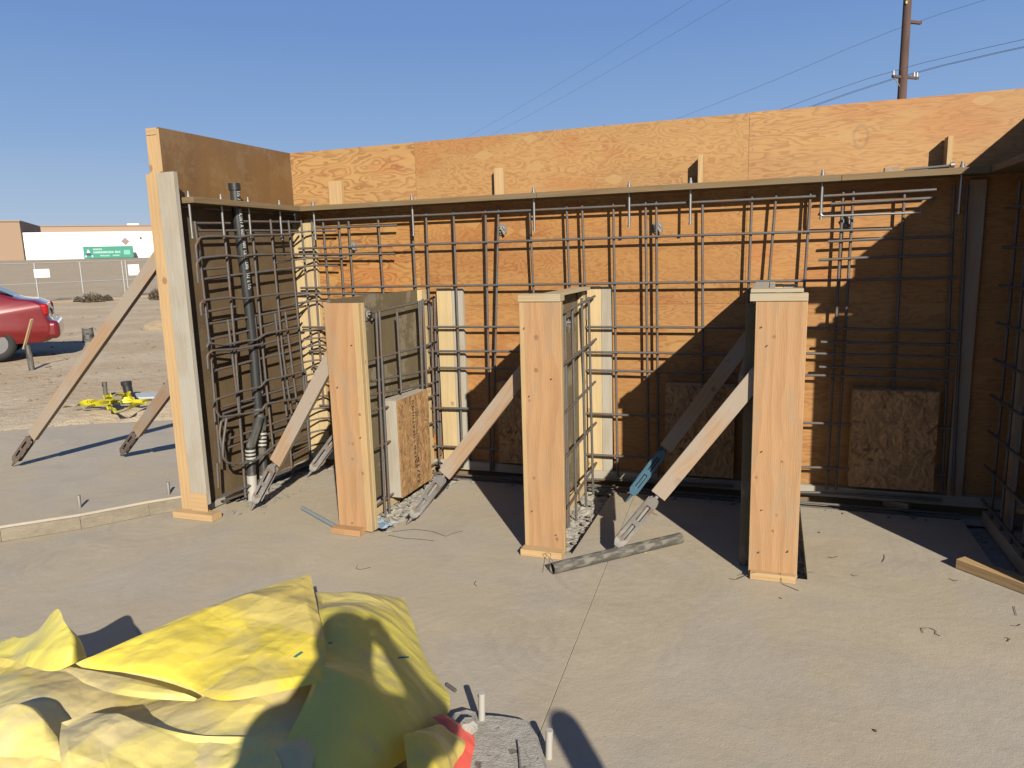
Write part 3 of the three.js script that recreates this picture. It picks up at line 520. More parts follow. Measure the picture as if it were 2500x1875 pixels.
// ---------------------------------------------------------------- form ties: cast washer with a wedge, on the panel face
function formTie(p, n, label) {
  const t = thing('form_tie', label, 'form tie', 'form ties');
  const q = new THREE.Quaternion().setFromUnitVectors(V(0, 0, 1), n), put = (g) => { g.applyQuaternion(q); g.translate(p.x, p.y, p.z); return g; };
  const s = new THREE.Shape(); for (let i = 0; i < 10; i++) { const a = i / 10 * 6.283, r = .036 + (i % 2) * .007; s[i ? 'lineTo' : 'moveTo'](Math.cos(a) * r, Math.sin(a) * r); }
  const h = new THREE.Path(); h.absarc(0, .004, .012, 0, 6.283, true); s.holes.push(h);
  part('washer', put(new THREE.ExtrudeGeometry(s, { depth: .009, bevelEnabled: true, bevelSize: .002, bevelThickness: .002, bevelSegments: 1 })), M.steel, t);
  const w = new THREE.TorusGeometry(.022, .006, 6, 14, 4.6); w.translate(0, 0, .02); part('collar', put(w), M.steel, t);
  const k = new RoundedBoxGeometry(.014, .07, .012, 1, .002); k.rotateZ(.5); k.translate(.012, -.008, .028); part('wedge', put(k), M.steel, t);
  const r = new THREE.CylinderGeometry(.006, .006, .05, 8); r.rotateX(1.571); r.translate(0, .002, .02); part('rod', put(r), M.steel, t);
}
for (const [u, v, d] of [[862, 602, 'beside the corner boards'], [1226, 560, 'above the wing form with the chipboard box'], [1605, 555, 'between two hanging bolts'], [2068, 540, 'at the edge of the big shadow']]) formTie(U(u, v, 'z', .001), V(0, 0, 1), 'grey cast form tie on the back plywood ' + d);
formTie(U(893, 768, 'x', PX[0] + .0195), V(1, 0, 0), 'grey form tie inside the wing form with the chipboard box');
formTie(U(1377, 788, 'x', PX[1] + .0195), V(1, 0, 0), 'grey form tie inside the wing form beside the black pipe');

// ---------------------------------------------------------------- diagonal braces with steel turnbuckle feet
function brace(foot, top, split, wm, sm, label, w = .089) {
  const t = thing('brace', label, 'brace', 'diagonal braces'), d = top.clone().sub(foot), L = d.length(), X = d.clone().normalize(), up = V(0, 1, 0);
  const side = V(0, 0, 0).crossVectors(V(0, 0, 1), X).normalize();                 // width lies in the upright plane, broad face to +z
  const s = foot.clone().addScaledVector(X, split);
  part('timber', beamGeo(s, top, w, .038, side), wm, t);
  // slotted channel: two plates with long slots, a screw between them, a pointed foot
  const Z = V(0, 0, 0).crossVectors(X, side).normalize(), B = new THREE.Matrix4().makeBasis(X, side, Z);
  const a = .10, b = split - .05, put = (g, off) => { g.applyMatrix4(B); const c = foot.clone().addScaledVector(Z, off); g.translate(c.x, c.y, c.z); return g; };
  for (const off of [-.022, .016]) {
    const sh = new THREE.Shape(); sh.moveTo(a, -.032); sh.lineTo(b, -.032); sh.lineTo(b + .03, -.012); sh.lineTo(b + .03, .012); sh.lineTo(b, .032); sh.lineTo(a, .032); sh.lineTo(a - .03, .014); sh.lineTo(a - .03, -.014); sh.closePath();
    for (const [u0, u1] of [[a + .03, a + (b - a) * .45], [a + (b - a) * .55, b - .03]]) { const h = new THREE.Path(); h.moveTo(u0, -.013); h.lineTo(u0, .013); h.lineTo(u1, .013); h.lineTo(u1, -.013); h.closePath(); sh.holes.push(h); }
    part('slotted_plate', put(new THREE.ExtrudeGeometry(sh, { depth: .005, bevelEnabled: false }), off), sm, t);
  }
  const web = new THREE.BoxGeometry(b - a, .005, .038); web.translate((a + b) / 2, .033, -.003); part('web', put(web, 0), sm, t);
  part('screw', rodGeo(foot.clone().addScaledVector(X, .12), s.clone().addScaledVector(X, .06), .011, 8), sm, t);
  const sp = new THREE.CylinderGeometry(.024, .006, .13, 4); sp.rotateZ(-Math.PI / 2); sp.translate(.06, 0, 0); part('foot', put(sp, 0), sm, t);
}
brace(V(.222, .012, 1.29), V(1.0, 1.075, 1.298), .46, M.used, M.steel, 'sunlit brace from the plywood-capped wing form, grey turnbuckle foot beside the black pipe');
brace(V(.143, .012, .37), V(.96, 1.21, .42), .48, M.used, M.blueSteel, 'shaded brace with a blue turnbuckle, behind the sunlit brace');
brace(V(-1.13, .012, 1.16), V(-.262, 1.066, 1.195), .46, M.used, M.steel, 'pale brace leaning on a wing form, its steel foot beside the blue rag');
brace(V(-2.315, .012, 1.20), V(-1.51, 1.15, 1.255), .44, M.used, M.steel, 'dusty brace leaning over the two grey pipe stubs');
brace(V(-2.40, .012, .42), V(-1.55, 1.0, .40), .60, M.used, M.steel, 'brace whose slotted steel foot stands at the dark side form corner');
brace(V(-4.80, .115, 1.06), V(-2.745, 1.79, 1.30), .44, M.used, M.rustSteel, 'long brown brace outside the end post, top high on the post');
brace(V(-4.155, .115, .58), V(-2.745, 1.02, 1.20), .52, M.used, M.rustSteel, 'short rusty-footed brace outside the end post');
// stubs of nail in the sunlit brace

// ---------------------------------------------------------------- blockout boxes of strand board
function blockout(label, x0, x1, y0, y1, z0, z1, face, m) {
  const t = thing('blockout_box', label, 'box', 'strand board boxes');
  const g = new THREE.BoxGeometry(face === 'x' ? .012 : x1 - x0, y1 - y0, face === 'x' ? z1 - z0 : .012);
  if (face === 'x') g.translate(x1 + .006, (y0 + y1) / 2, (z0 + z1) / 2); else g.translate((x0 + x1) / 2, (y0 + y1) / 2, z1 + .006);
  part('face_sheet', g, m, t);
  const s = .035;
  if (face === 'x') {
    board('side_board', t, M.grey, x0, x1 - .001, y0, y1, z1 - s, z1); board('side_board', t, M.grey, x0, x1 - .001, y0, y1, z0, z0 + s);
    board('end_rail', t, M.grey, x0, x1 - .001, y1 - s, y1 + .001, z0 + s, z1 - s); board('end_rail', t, M.grey, x0, x1 - .001, y0, y0 + s, z0 + s, z1 - s);
  } else {
    board('side_board', t, M.pale, x0, x0 + s, y0, y1, z0, z1 - .001); board('side_board', t, M.pale, x1 - s, x1, y0, y1, z0, z1 - .001);
    board('end_rail', t, M.pale, x0 + s, x1 - s, y1 - s, y1, z0, z1 - .001); board('end_rail', t, M.pale, x0 + s, x1 - s, y0, y0 + s, z0, z1 - .001);
  }
}
blockout('printed strand board box fixed inside the wing form', PX[0] + .02, PX[0] + .148, .045, .735, .33, .80, 'x', M.osb);
blockout('shaded strand board box at the back wall foot near the dark side form', 1.555, 2.04, .15, .79, .0025, .10, 'z', M.osbPlain);
blockout('strand board box in shade behind the two braces of the capped wing form', .367, .831, .145, .785, .0025, .10, 'z', M.osbPlain);
blockout('strand board box in shade behind the pale brace', -.88, -.42, .145, .76, .0025, .10, 'z', M.osbPlain);
// ---------------------------------------------------------------- pipes
const pipeLetters = canvasTex(64, 2048, (c, w, h) => { c.fillStyle = '#2a2b2c'; c.fillRect(0, 0, w, h); c.save(); c.translate(w / 2 + 10, 20); c.rotate(Math.PI / 2); c.fillStyle = '#cfd2cf'; c.font = '34px sans-serif'; c.fillText('E 1/5  / 21   LOCUET A  6OS   DWV  CELL CORE   1/2  E 1/5', 0, 0, 1990); c.restore(); });
const absPrint = new THREE.MeshStandardMaterial({ color: new THREE.Color().setScalar(.8), map: pipeLetters, roughness: .42 });
{
  const px = XL + .095, t = thing('drain_pipe', 'tall black printed drain pipe rising through the short plank of the side form', 'pipe');
  const pts = [[572, 452], [580, 530], [600, 690], [618, 850], [630, 1000], [633, 1022]].map(([u, v]) => U(u, v, 'x', px));
  const c = new THREE.CatmullRomCurve3(pts), g = new THREE.TubeGeometry(c, 60, .034, 20, false), uv = g.attributes.uv;
  for (let i = 0; i < uv.count; i++) { const a = uv.getX(i), b = uv.getY(i); uv.setXY(i, (b * 6 + .62) % 1 === 0 ? 0 : b * 6 - 1.12, 1 - a); }
  // letters only on the strip that faces the room
  { const p = g.attributes.position, n = g.attributes.normal; for (let i = 0; i < uv.count; i++) { const nx = n.getX(i), nz = n.getZ(i), ang = Math.atan2(nz, nx) - .78; uv.setX(i, clamp(.5 - ang / .9 * .5, .02, .98)); } }
  part('riser', g, absPrint, t);
  const d = pts[0].clone().sub(pts[1]).normalize(), cap = rodGeo(pts[0].clone().addScaledVector(d, -.035), pts[0].clone().addScaledVector(d, .012), .041, 20); part('cap', cap, M.abs, t);
  const e = pts[5], o1 = [[633, 1020], [624, 1050], [613, 1085], [612, 1120], [614, 1165]].map(([u, v]) => U(u, v, 'x', px + .01));
  part('offset_pipe', tubeGeo(o1, .033, 16, 30), M.absDusty, t);
  part('hose_clamp', rodGeo(lerpV(pts[4], pts[5], -.2), lerpV(pts[4], pts[5], 1.0), .0365, 18), M.zinc, t);
  const sleeve = (u, v, label) => { for (let k = 0; k < 4; k++) { const a = U(u + k * .6, v + k * 9, 'x', px + .01), b = U(u + k * .6 + .3, v + k * 9 + 4.5, 'x', px + .01); part('clamp_band', rodGeo(a, b, .0375, 18), M.pvc, t); } part('coupling', rodGeo(U(u, v - 6, 'x', px + .01), U(u + 2, v + 36, 'x', px + .01), .0362, 18), M.abs, t); };
  sleeve(611, 1097);
  const a = U(614, 1160, 'x', px + .01), b = U(618, 1222, 'x', px + .01); b.y = -.03; part('stub', rodGeo(a, b, .036, 18), M.pvc, t);
  const t2 = thing('drain_pipe', 'short dusty black pipe with a white banded coupling beside the tall printed pipe', 'pipe'), q = px - .01;
  part('riser', tubeGeo([[641, 1015], [640, 1060], [641, 1110], [644, 1165]].map(([u, v]) => U(u, v, 'x', q)), .029, 16, 24), M.absDusty, t2);
  for (let k = 0; k < 4; k++) part('clamp_band', rodGeo(U(640, 1056 + k * 9, 'x', q), U(640, 1060.5 + k * 9, 'x', q), .0335, 18), M.pvc, t2);
  part('coupling', rodGeo(U(640, 1050, 'x', q), U(640, 1092, 'x', q), .0322, 18), M.abs, t2);
  const s2 = U(644, 1160, 'x', q), s3 = U(646, 1205, 'x', q); s3.y = -.03; part('stub', rodGeo(s2, s3, .031, 16), M.pvc, t2);
}
function hollow(a, b, r, ri, n = 24) {                             // an open pipe from a to b
  const L = a.distanceTo(b), g = new THREE.LatheGeometry([[ri, 0], [ri, L], [r, L], [r, 0], [ri, 0]].map(p => new THREE.Vector2(...p)), n);
  const p = g.toNonIndexed(); p.computeVertexNormals();
  const out = new THREE.LatheGeometry([new THREE.Vector2(r + .0003, .0), new THREE.Vector2(r + .0003, L)], n);
  const uv = out.attributes.uv; for (let i = 0; i < uv.count; i++) uv.setXY(i, uv.getY(i) * L / .4, uv.getX(i) * 1.2);
  const k = merged([p, out]); k.applyQuaternion(new THREE.Quaternion().setFromUnitVectors(V(0, 1, 0), b.clone().sub(a).normalize())); k.translate(a.x, a.y, a.z); return k;
}
{ const a = U(1348, 1388, 'y', .032), b = U(1662, 1313, 'y', .032); single('floor_pipe', hollow(a, b, .0315, .027), M.pipeGrey, 'scuffed black pipe lying on the slab in front of a wing form', 'pipe'); }
{ const a = U(738, 1240, 'y', .014), b = U(822, 1287, 'y', .014); single('conduit', hollow(a, b, .0135, .011, 16), M.conduit, 'short grey conduit lying on the slab beside a toe block', 'conduit'); }
{ // pieces of lumber on the slab by the dark wall
  const a = U(2332, 1388, 'y', 0), b = U(2500, 1452, 'y', 0), d = b.clone().sub(a).normalize(), e = a.clone().addScaledVector(d, 1.15);
  const up = V(0, .028, 0); single('loose_plank', beamGeo(a.clone().add(up).addScaledVector(V(-d.z, 0, d.x), -.045), e.add(up).addScaledVector(V(-d.z, 0, d.x), -.045), .089, .052, V(-d.z, 0, d.x)), M.lumberNew, 'new wooden stick lying on the slab at the shadow edge of the dark side form', 'lumber');
}
{ const t = thing('wood_scrap', 'stained wood block in shade at the foot of the dark strand board box', 'wood scrap'); const a = U(2165, 1232, 'y', .0), g = new RoundedBoxGeometry(.16, .05, .06, 1, .004); grainUV(g, 'x'); g.rotateY(-.5); g.translate(a.x + .05, .026, a.z + .05); part('block', g, M.used, t); }

// ---------------------------------------------------------------- wire ends and litter on the slab
function litter(label, pix, r = .0013, y = .004) { single('tie_wire', tubeGeo(pix.map(([u, v, h]) => U(u, v, 'y', h ?? y)), r, 5, pix.length * 6), M.wire, label, 'wire', 'wire ends on the slab'); }
const wireLabel = 'rusty tie wire end lying on the bare slab';
litter('long curly tie wire lying by the foot of the printed box form', [[958, 1298], [1010, 1292], [1055, 1297], [1088, 1309], [1105, 1302], [1130, 1296]]);
litter('thin tie wire lying straight by the toe block of the printed box form', [[948, 1306], [985, 1314], [1020, 1316], [1060, 1320]]);
litter('bent tie wire loop on the open slab', [[2254, 1545], [2250, 1534], [2270, 1533], [2285, 1540], [2285, 1548], [2295, 1552]]);
for (const q of [[[2154, 1372], [2160, 1362], [2159, 1354]], [[2022, 1359], [2032, 1362], [2045, 1358]], [[2078, 1402], [2085, 1406], [2094, 1405]], [[2317, 1412], [2330, 1418], [2340, 1416]], [[2476, 1480], [2478, 1490], [2482, 1502]], [[2455, 1556], [2466, 1560], [2460, 1566]], [[2470, 1527], [2485, 1528], [2492, 1524]], [[1162, 1418], [1158, 1425], [1164, 1431]], [[1830, 1400, .06], [1850, 1396, .03], [1800, 1412]], [[1905, 1398, .05], [1910, 1425], [1950, 1442]], [[1335, 1394, .04], [1345, 1352, .06], [1330, 1350, .05], [1352, 1372, .02]], [[1963, 1385], [1966, 1398], [1985, 1396]], [[1905, 1460], [1909, 1462], [1903, 1458]], [[1780, 1412], [1795, 1415], [1812, 1409]], [[1560, 1243], [1590, 1250], [1605, 1258]], [[905, 1385], [880, 1390], [870, 1388], [873, 1380]]]) litter(wireLabel, q);
{ const t = []; for (const [u, v] of [[2137, 1784], [2000, 1300], [1170, 1700]]) { const p = U(u, v, 'y', .003), g = new THREE.DodecahedronGeometry(.006, 0); g.translate(p.x, p.y, p.z); t.push(g); } const o = part('slab_grit', merged(t), M.wire, scene); o.userData = { kind: 'stuff', label: 'dark specks of grit scattered on the slab', category: 'grit' }; }
{ // blue rag by the wing form
  const c = U(932, 1286, 'y', 0), g = new THREE.PlaneGeometry(.15, .10, 26, 20); g.rotateX(-Math.PI / 2); const p = g.attributes.position;
  for (let i = 0; i < p.count; i++) { const x = p.getX(i), z = p.getZ(i); p.setXYZ(i, x * (.8 + .4 * vn(z * 30, 1, 4)) + c.x, .006 + .05 * Math.pow(fbm(x * 26, z * 26, 3, 9), 2), z + c.z + .02 * Math.sin(x * 40)); }
  g.computeVertexNormals(); const m = M.blueRag.clone(); m.side = THREE.DoubleSide; single('rag', g, m, 'crumpled pale blue rag at the foot of the wing form with the printed box', 'rag');
}
{ const g = new THREE.SphereGeometry(.014, 10, 6); g.scale(1.4, .25, .8); const p = U(1572, 1347, 'y', .004); g.translate(p.x, p.y, p.z); single('leaf', g, mat([.55, .43, .20], .8), 'dry yellow leaf beside the black floor pipe', 'leaf'); }
// broken concrete pad with two pale stubs
{
  const t = thing('concrete_pad', 'broken low concrete pad beside the yellow sheeting', 'concrete');
  const out = [[1085, 1765], [1105, 1738], [1140, 1728], [1172, 1737], [1182, 1742], [1225, 1745], [1260, 1750], [1290, 1756], [1312, 1790], [1325, 1830], [1345, 1900], [1200, 1960], [1060, 1930]].map(([u, v]) => { const p = U(u, v, 'y', .05); return [p.x, p.z]; });
  const g = flat(out, .06, .012); g.translate(0, .052, 0); part('pad', g, M.rough, t);
  const o2 = [[1115, 1762], [1130, 1745], [1160, 1745], [1166, 1760], [1150, 1772], [1125, 1775]].map(([u, v]) => { const p = U(u, v, 'y', .1); return [p.x, p.z]; }); const g2 = flat(o2, .05, .014); g2.translate(0, .10, 0); part('lump', g2, M.rough, t);
  const o3 = [[1262, 1800], [1285, 1830], [1305, 1880], [1330, 1930], [1270, 1930], [1268, 1860]].map(([u, v]) => { const p = U(u, v, 'y', .07); return [p.x, p.z]; }); const g3 = flat(o3, .03, .006); g3.translate(0, .068, 0); part('lump', g3, M.rough, t);
  for (const [u, v, y] of [[1176, 1756, .052], [1340, 1850, .0]]) { const p = U(u, v, 'y', y); single('pipe_stub', rodGeo(V(p.x, y + .0005, p.z), V(p.x + .004, y + .105, p.z), .0125, 14), M.pvc, y > 0 ? 'white plastic stub standing on the broken concrete pad' : 'white plastic stub standing on the slab beside the broken pad', 'stub'); }
  const pv = U(1092, 1672, 'y', .01), pw = U(1112, 1686, 'y', .01); single('rod_end', rodGeo(pv, pw, .008, 8), M.rebar, 'short bar end poking out from under the yellow sheeting', 'rebar');
}
// two anchor stubs on the raised slab
for (const [u, v] of [[195, 1240], [412, 1207]]) { const p = U(u, v, 'y', .1); single('anchor_stub', rodGeo(V(p.x, .1, p.z), V(p.x + .004, .19, p.z), .011, 10), M.steel, 'pale anchor stub standing near the edge of the raised slab', 'bolt', 'anchor stubs on the raised slab'); }

// ---------------------------------------------------------------- yellow sheeting
const sheetTex = (s, a, b, dusty) => tex(768, 768, (u, v) => {
  const d = fbm(u * 4, v * 4, 4, s, 4, 4), e = fbm(u * 20, v * 20, 4, s + 4, 20, 20), f = vn(u * 500, v * 500, s + 7, 500, 500);
  let c = mix3(a, b, smooth(dusty, dusty + .22, d + .3 * (e - .5))); const fold = Math.abs(((u * 3 + .02 * e) % 1) - .5) < .006 || Math.abs(((v * 3 + .02 * e) % 1) - .5) < .006; if (fold) c = mix3(c, b, .35);
  return c.map(x => x * (.95 + .1 * f));
});
const netH = (x, y, n, s) => { const i = Math.floor(x), j = Math.floor(y), a = x - i, b = y - j, h = (p, q) => hash(((i + p) % n + n) % n, ((j + q) % n + n) % n, s); return (i + j) & 1 ? (a > b ? h(0, 0) * (1 - a) + h(1, 0) * (a - b) + h(1, 1) * b : h(0, 0) * (1 - b) + h(0, 1) * (b - a) + h(1, 1) * a) : (a + b < 1 ? h(0, 0) * (1 - a - b) + h(1, 0) * a + h(0, 1) * b : h(1, 1) * (a + b - 1) + h(1, 0) * (1 - b) + h(0, 1) * (1 - a)); };
const sheetBump = tex(768, 768, (u, v) => { const x = u + .05 * (vn(u * 7, v * 7, 1, 7, 7) - .5), y = v + .05 * (vn(u * 7, v * 7, 2, 7, 7) - .5), k = .74 * netH(x * 6, y * 6, 6, 71) + .2 * netH(x * 16, y * 16, 16, 72) + .06 * netH(x * 40, y * 40, 40, 73); return [k, k, k]; }, false);
const sheetMat = (t) => new THREE.MeshPhysicalMaterial({ map: t, roughness: .5, side: THREE.DoubleSide, bumpMap: sheetBump, bumpScale: .024, transmission: .15, thickness: 0 });
M.yellow = sheetMat(sheetTex(101, [1.22, .97, .11], [1.02, .81, .22], .42));
M.dusty = sheetMat(sheetTex(111, [1.16, .98, .30], [.98, .81, .38], .40));
M.lemon = sheetMat(sheetTex(121, [1.12, .97, .17], [.98, .83, .28], .45));
M.teal = mat([.04, .26, .20], .6, { side: THREE.DoubleSide });
M.redSheet = sheetMat(tex(256, 256, (u, v) => { const a = fbm(u * 6, v * 6, 4, 131, 6, 6); return mix3([1.2, .14, .11], [1.25, .26, .17], a); }));
function facet(x, y, cell, s) {                                   // heights on a triangular net, flat between its corners
  x += .35 * cell * (fbm(x / cell * .8, y / cell * .8, 2, s + 3) - .5) * 4; y += .35 * cell * (fbm(x / cell * .7 + 9, y / cell * .7, 2, s + 5) - .5) * 4;
  x /= cell; y /= cell; const k = (x + y) * .366, i = Math.floor(x + k), j = Math.floor(y + k), a = x + k - i, b = y + k - j, h = (p, q) => hash(i + p, j + q, s) - .5;
  return a > b ? h(0, 0) * (1 - a) + h(1, 0) * (a - b) + h(1, 1) * b : h(0, 0) * (1 - b) + h(0, 1) * (b - a) + h(1, 1) * a;
}
function clothGeo(rows, n, m, crease, s, uvs) {                   // surface through a net of [u, v, height] points, broken by straight folds
  const R = rows.map(r => new THREE.CatmullRomCurve3(r.map(([u, v, y]) => U(u, v, 'y', y)), false, 'centripetal'));
  const folds = []; for (let i = 0; i < 16; i++) { const a = hash(i, 5, s) * 6.283; folds.push([Math.cos(a), Math.sin(a), hash(i, 6, s) * 1.6 - .8, (hash(i, 7, s) - .5) * 2]); }
  const crumple = .12 / crease * .5, mid = U(rows[1][1][0], rows[1][1][1], 'y', .3), pos = [], uv = [], idx = [];
  for (let i = 0; i <= n; i++) {
    const c = new THREE.CatmullRomCurve3(R.map(r => r.getPoint(i / n)), false, 'centripetal');
    for (let j = 0; j <= m; j++) {
      const p = c.getPoint(j / m), a = p.x - mid.x, b = p.z - mid.z, edge = Math.min(1, Math.min(i, n - i, j, m - j) / 8 + .15); let h = 0;
      for (const f of folds) { const d = f[0] * a + f[1] * b - f[2], w = .22; h += f[3] * Math.max(0, 1 - Math.abs(d) / w) * w; }
      h += 2.2 * crumple / 10 * facet(p.x, p.z, .17, s + 11) + .8 * crumple / 10 * facet(p.z, p.x, .062, s + 12);
      p.y = Math.max(.004, p.y + crease * edge * h); pos.push(p.x, p.y, p.z); uv.push(p.x / uvs + s * .13, p.z / uvs + s * .07);
    }
  }
  for (let i = 0; i < n; i++) for (let j = 0; j < m; j++) { const a = i * (m + 1) + j, b = a + 1, c = a + m + 1, d = c + 1; idx.push(a, b, c, b, d, c); }
  const g = new THREE.BufferGeometry(); g.setAttribute('position', new THREE.Float32BufferAttribute(pos, 3)); g.setAttribute('uv', new THREE.Float32BufferAttribute(uv, 2)); g.setIndex(idx); g.computeVertexNormals(); return g;
}
{
  const t = thing('plastic_sheeting', 'heap of folded dusty yellow plastic sheeting on the slab', 'sheeting');
  part('sheet_layer', clothGeo([[[770, 1447, .20], [850, 1449, .16], [920, 1453, .10], [985, 1459, .015]], [[775, 1462, .27], [850, 1464, .25], [925, 1468, .16], [992, 1475, .015]], [[780, 1510, .34], [850, 1515, .33], [935, 1515, .22], [1010, 1525, .015]], [[780, 1580, .35], [860, 1580, .335], [950, 1580, .23], [1035, 1600, .015]], [[760, 1680, .365], [860, 1670, .345], [970, 1660, .25], [1062, 1648, .015]], [[700, 1800, .35], [820, 1790, .345], [960, 1760, .25], [1098, 1705, .02]], [[640, 1900, .31], [780, 1920, .31], [950, 1880, .2], [1085, 1770, .02]]], 130, 150, .12, 3, 1.0), M.lemon, t);
  part('sheet_layer', clothGeo([[[-120, 1590, .02], [150, 1612, .30], [400, 1640, .345], [560, 1690, .355], [800, 1655, .36]], [[-120, 1690, .25], [150, 1690, .33], [350, 1700, .345], [560, 1730, .35], [770, 1720, .35]], [[-120, 1780, .30], [120, 1760, .325], [330, 1790, .33], [560, 1800, .335], [780, 1790, .34]], [[-120, 1960, .27], [120, 1900, .29], [330, 1900, .30], [560, 1930, .31], [760, 1900, .32]], [[-120, 2300, .12], [120, 2250, .12], [330, 2250, .12], [560, 2200, .15], [760, 2100, .2]]], 190, 130, .13, 5, 1.0), M.dusty, t);
  part('sheet_layer', clothGeo([[[185, 1620, .42], [380, 1535, .45], [570, 1460, .43], [758, 1402, .38]], [[190, 1624, .415], [400, 1585, .435], [590, 1540, .42], [776, 1490, .385]], [[195, 1627, .41], [410, 1630, .42], [610, 1610, .41], [794, 1580, .385]], [[200, 1630, .405], [430, 1663, .405], [548, 1712, .405], [786, 1668, .385]]], 150, 120, .10, 7, 1.0), M.yellow, t);
  part('sheet_layer', clothGeo([[[130, 1622, .36], [280, 1648, .375], [400, 1678, .38], [480, 1706, .375]], [[180, 1650, .365], [280, 1672, .375], [390, 1696, .378], [478, 1710, .37]], [[205, 1668, .365], [280, 1694, .375], [380, 1708, .375], [472, 1713, .366]]], 60, 24, .04, 9, 1.0), M.dusty, t);
  part('sheet_layer', clothGeo([[[150, 1762, .385], [230, 1742, .39], [340, 1762, .385], [450, 1790, .375], [640, 1800, .36]], [[145, 1820, .385], [260, 1820, .39], [400, 1840, .38], [520, 1850, .37], [680, 1850, .352]], [[160, 1960, .36], [280, 1960, .36], [420, 1960, .355], [560, 1960, .345], [700, 1960, .335]], [[160, 2200, .2], [280, 2200, .2], [420, 2200, .2], [560, 2200, .2], [700, 2150, .22]]], 150, 110, .15, 11, 1.0), M.dusty, t);
  part('sheet_flap', clothGeo([[[-140, 1590, .02], [-20, 1566, .12], [88, 1542, .33], [140, 1487, .45], [166, 1535, .43], [196, 1560, .38]], [[-140, 1600, .1], [-10, 1584, .2], [84, 1572, .34], [148, 1552, .42], [185, 1575, .41], [206, 1585, .36]], [[-140, 1620, .2], [-5, 1605, .25], [74, 1632, .34], [138, 1640, .37], [175, 1626, .38], [212, 1606, .35]]], 70, 34, .15, 13, 1.0), M.lemon, t);
  part('sheet_flap', clothGeo([[[-40, 1735, .36], [30, 1728, .39], [80, 1730, .395], [140, 1800, .375]], [[-40, 1790, .365], [20, 1790, .385], [80, 1800, .385], [146, 1830, .37]], [[-40, 1850, .35], [20, 1850, .36], [80, 1850, .365], [150, 1860, .355]]], 40, 40, .12, 17, 1.0), M.dusty, t);
  part('sheet_flap', clothGeo([[[985, 1795, .25], [1040, 1778, .21], [1072, 1768, .16], [1096, 1776, .11]], [[990, 1840, .26], [1050, 1815, .235], [1092, 1806, .16], [1135, 1812, .085]], [[1000, 1930, .28], [1060, 1880, .25], [1090, 1870, .17], [1112, 1876, .085]], [[1000, 2020, .26], [1060, 1990, .22], [1080, 1980, .14], [1100, 1980, .05]]], 40, 40, .1, 19, 1.0), M.yellow, t);
  for (const [u, v, y, w, a] of [[728, 1598, .42, .035, 1.1], [806, 1570, .415, .014, .2], [985, 1605, .235, .04, .05]]) { const p = U(u, v, 'y', y), g = new THREE.PlaneGeometry(w, .011, 6, 1); g.rotateX(-Math.PI / 2 + .12); g.rotateY(a + .34); g.translate(p.x, p.y, p.z); part('print_mark', g, M.teal, t); }
  const r = thing('red_sheet', 'bright red plastic sheet corner tucked under the yellow sheeting', 'sheeting');
  part('sheet', clothGeo([[[1055, 1752, .15], [1085, 1746, .13], [1105, 1765, .08], [1120, 1795, .03]], [[1085, 1780, .13], [1110, 1790, .10], [1140, 1800, .06], [1164, 1808, .02]], [[1100, 1850, .13], [1125, 1845, .09], [1150, 1842, .05], [1170, 1840, .015]], [[1080, 1960, .1], [1120, 1950, .08], [1150, 1940, .05], [1176, 1930, .012]]], 40, 40, .08, 23, 1.0), M.redSheet, r);
}
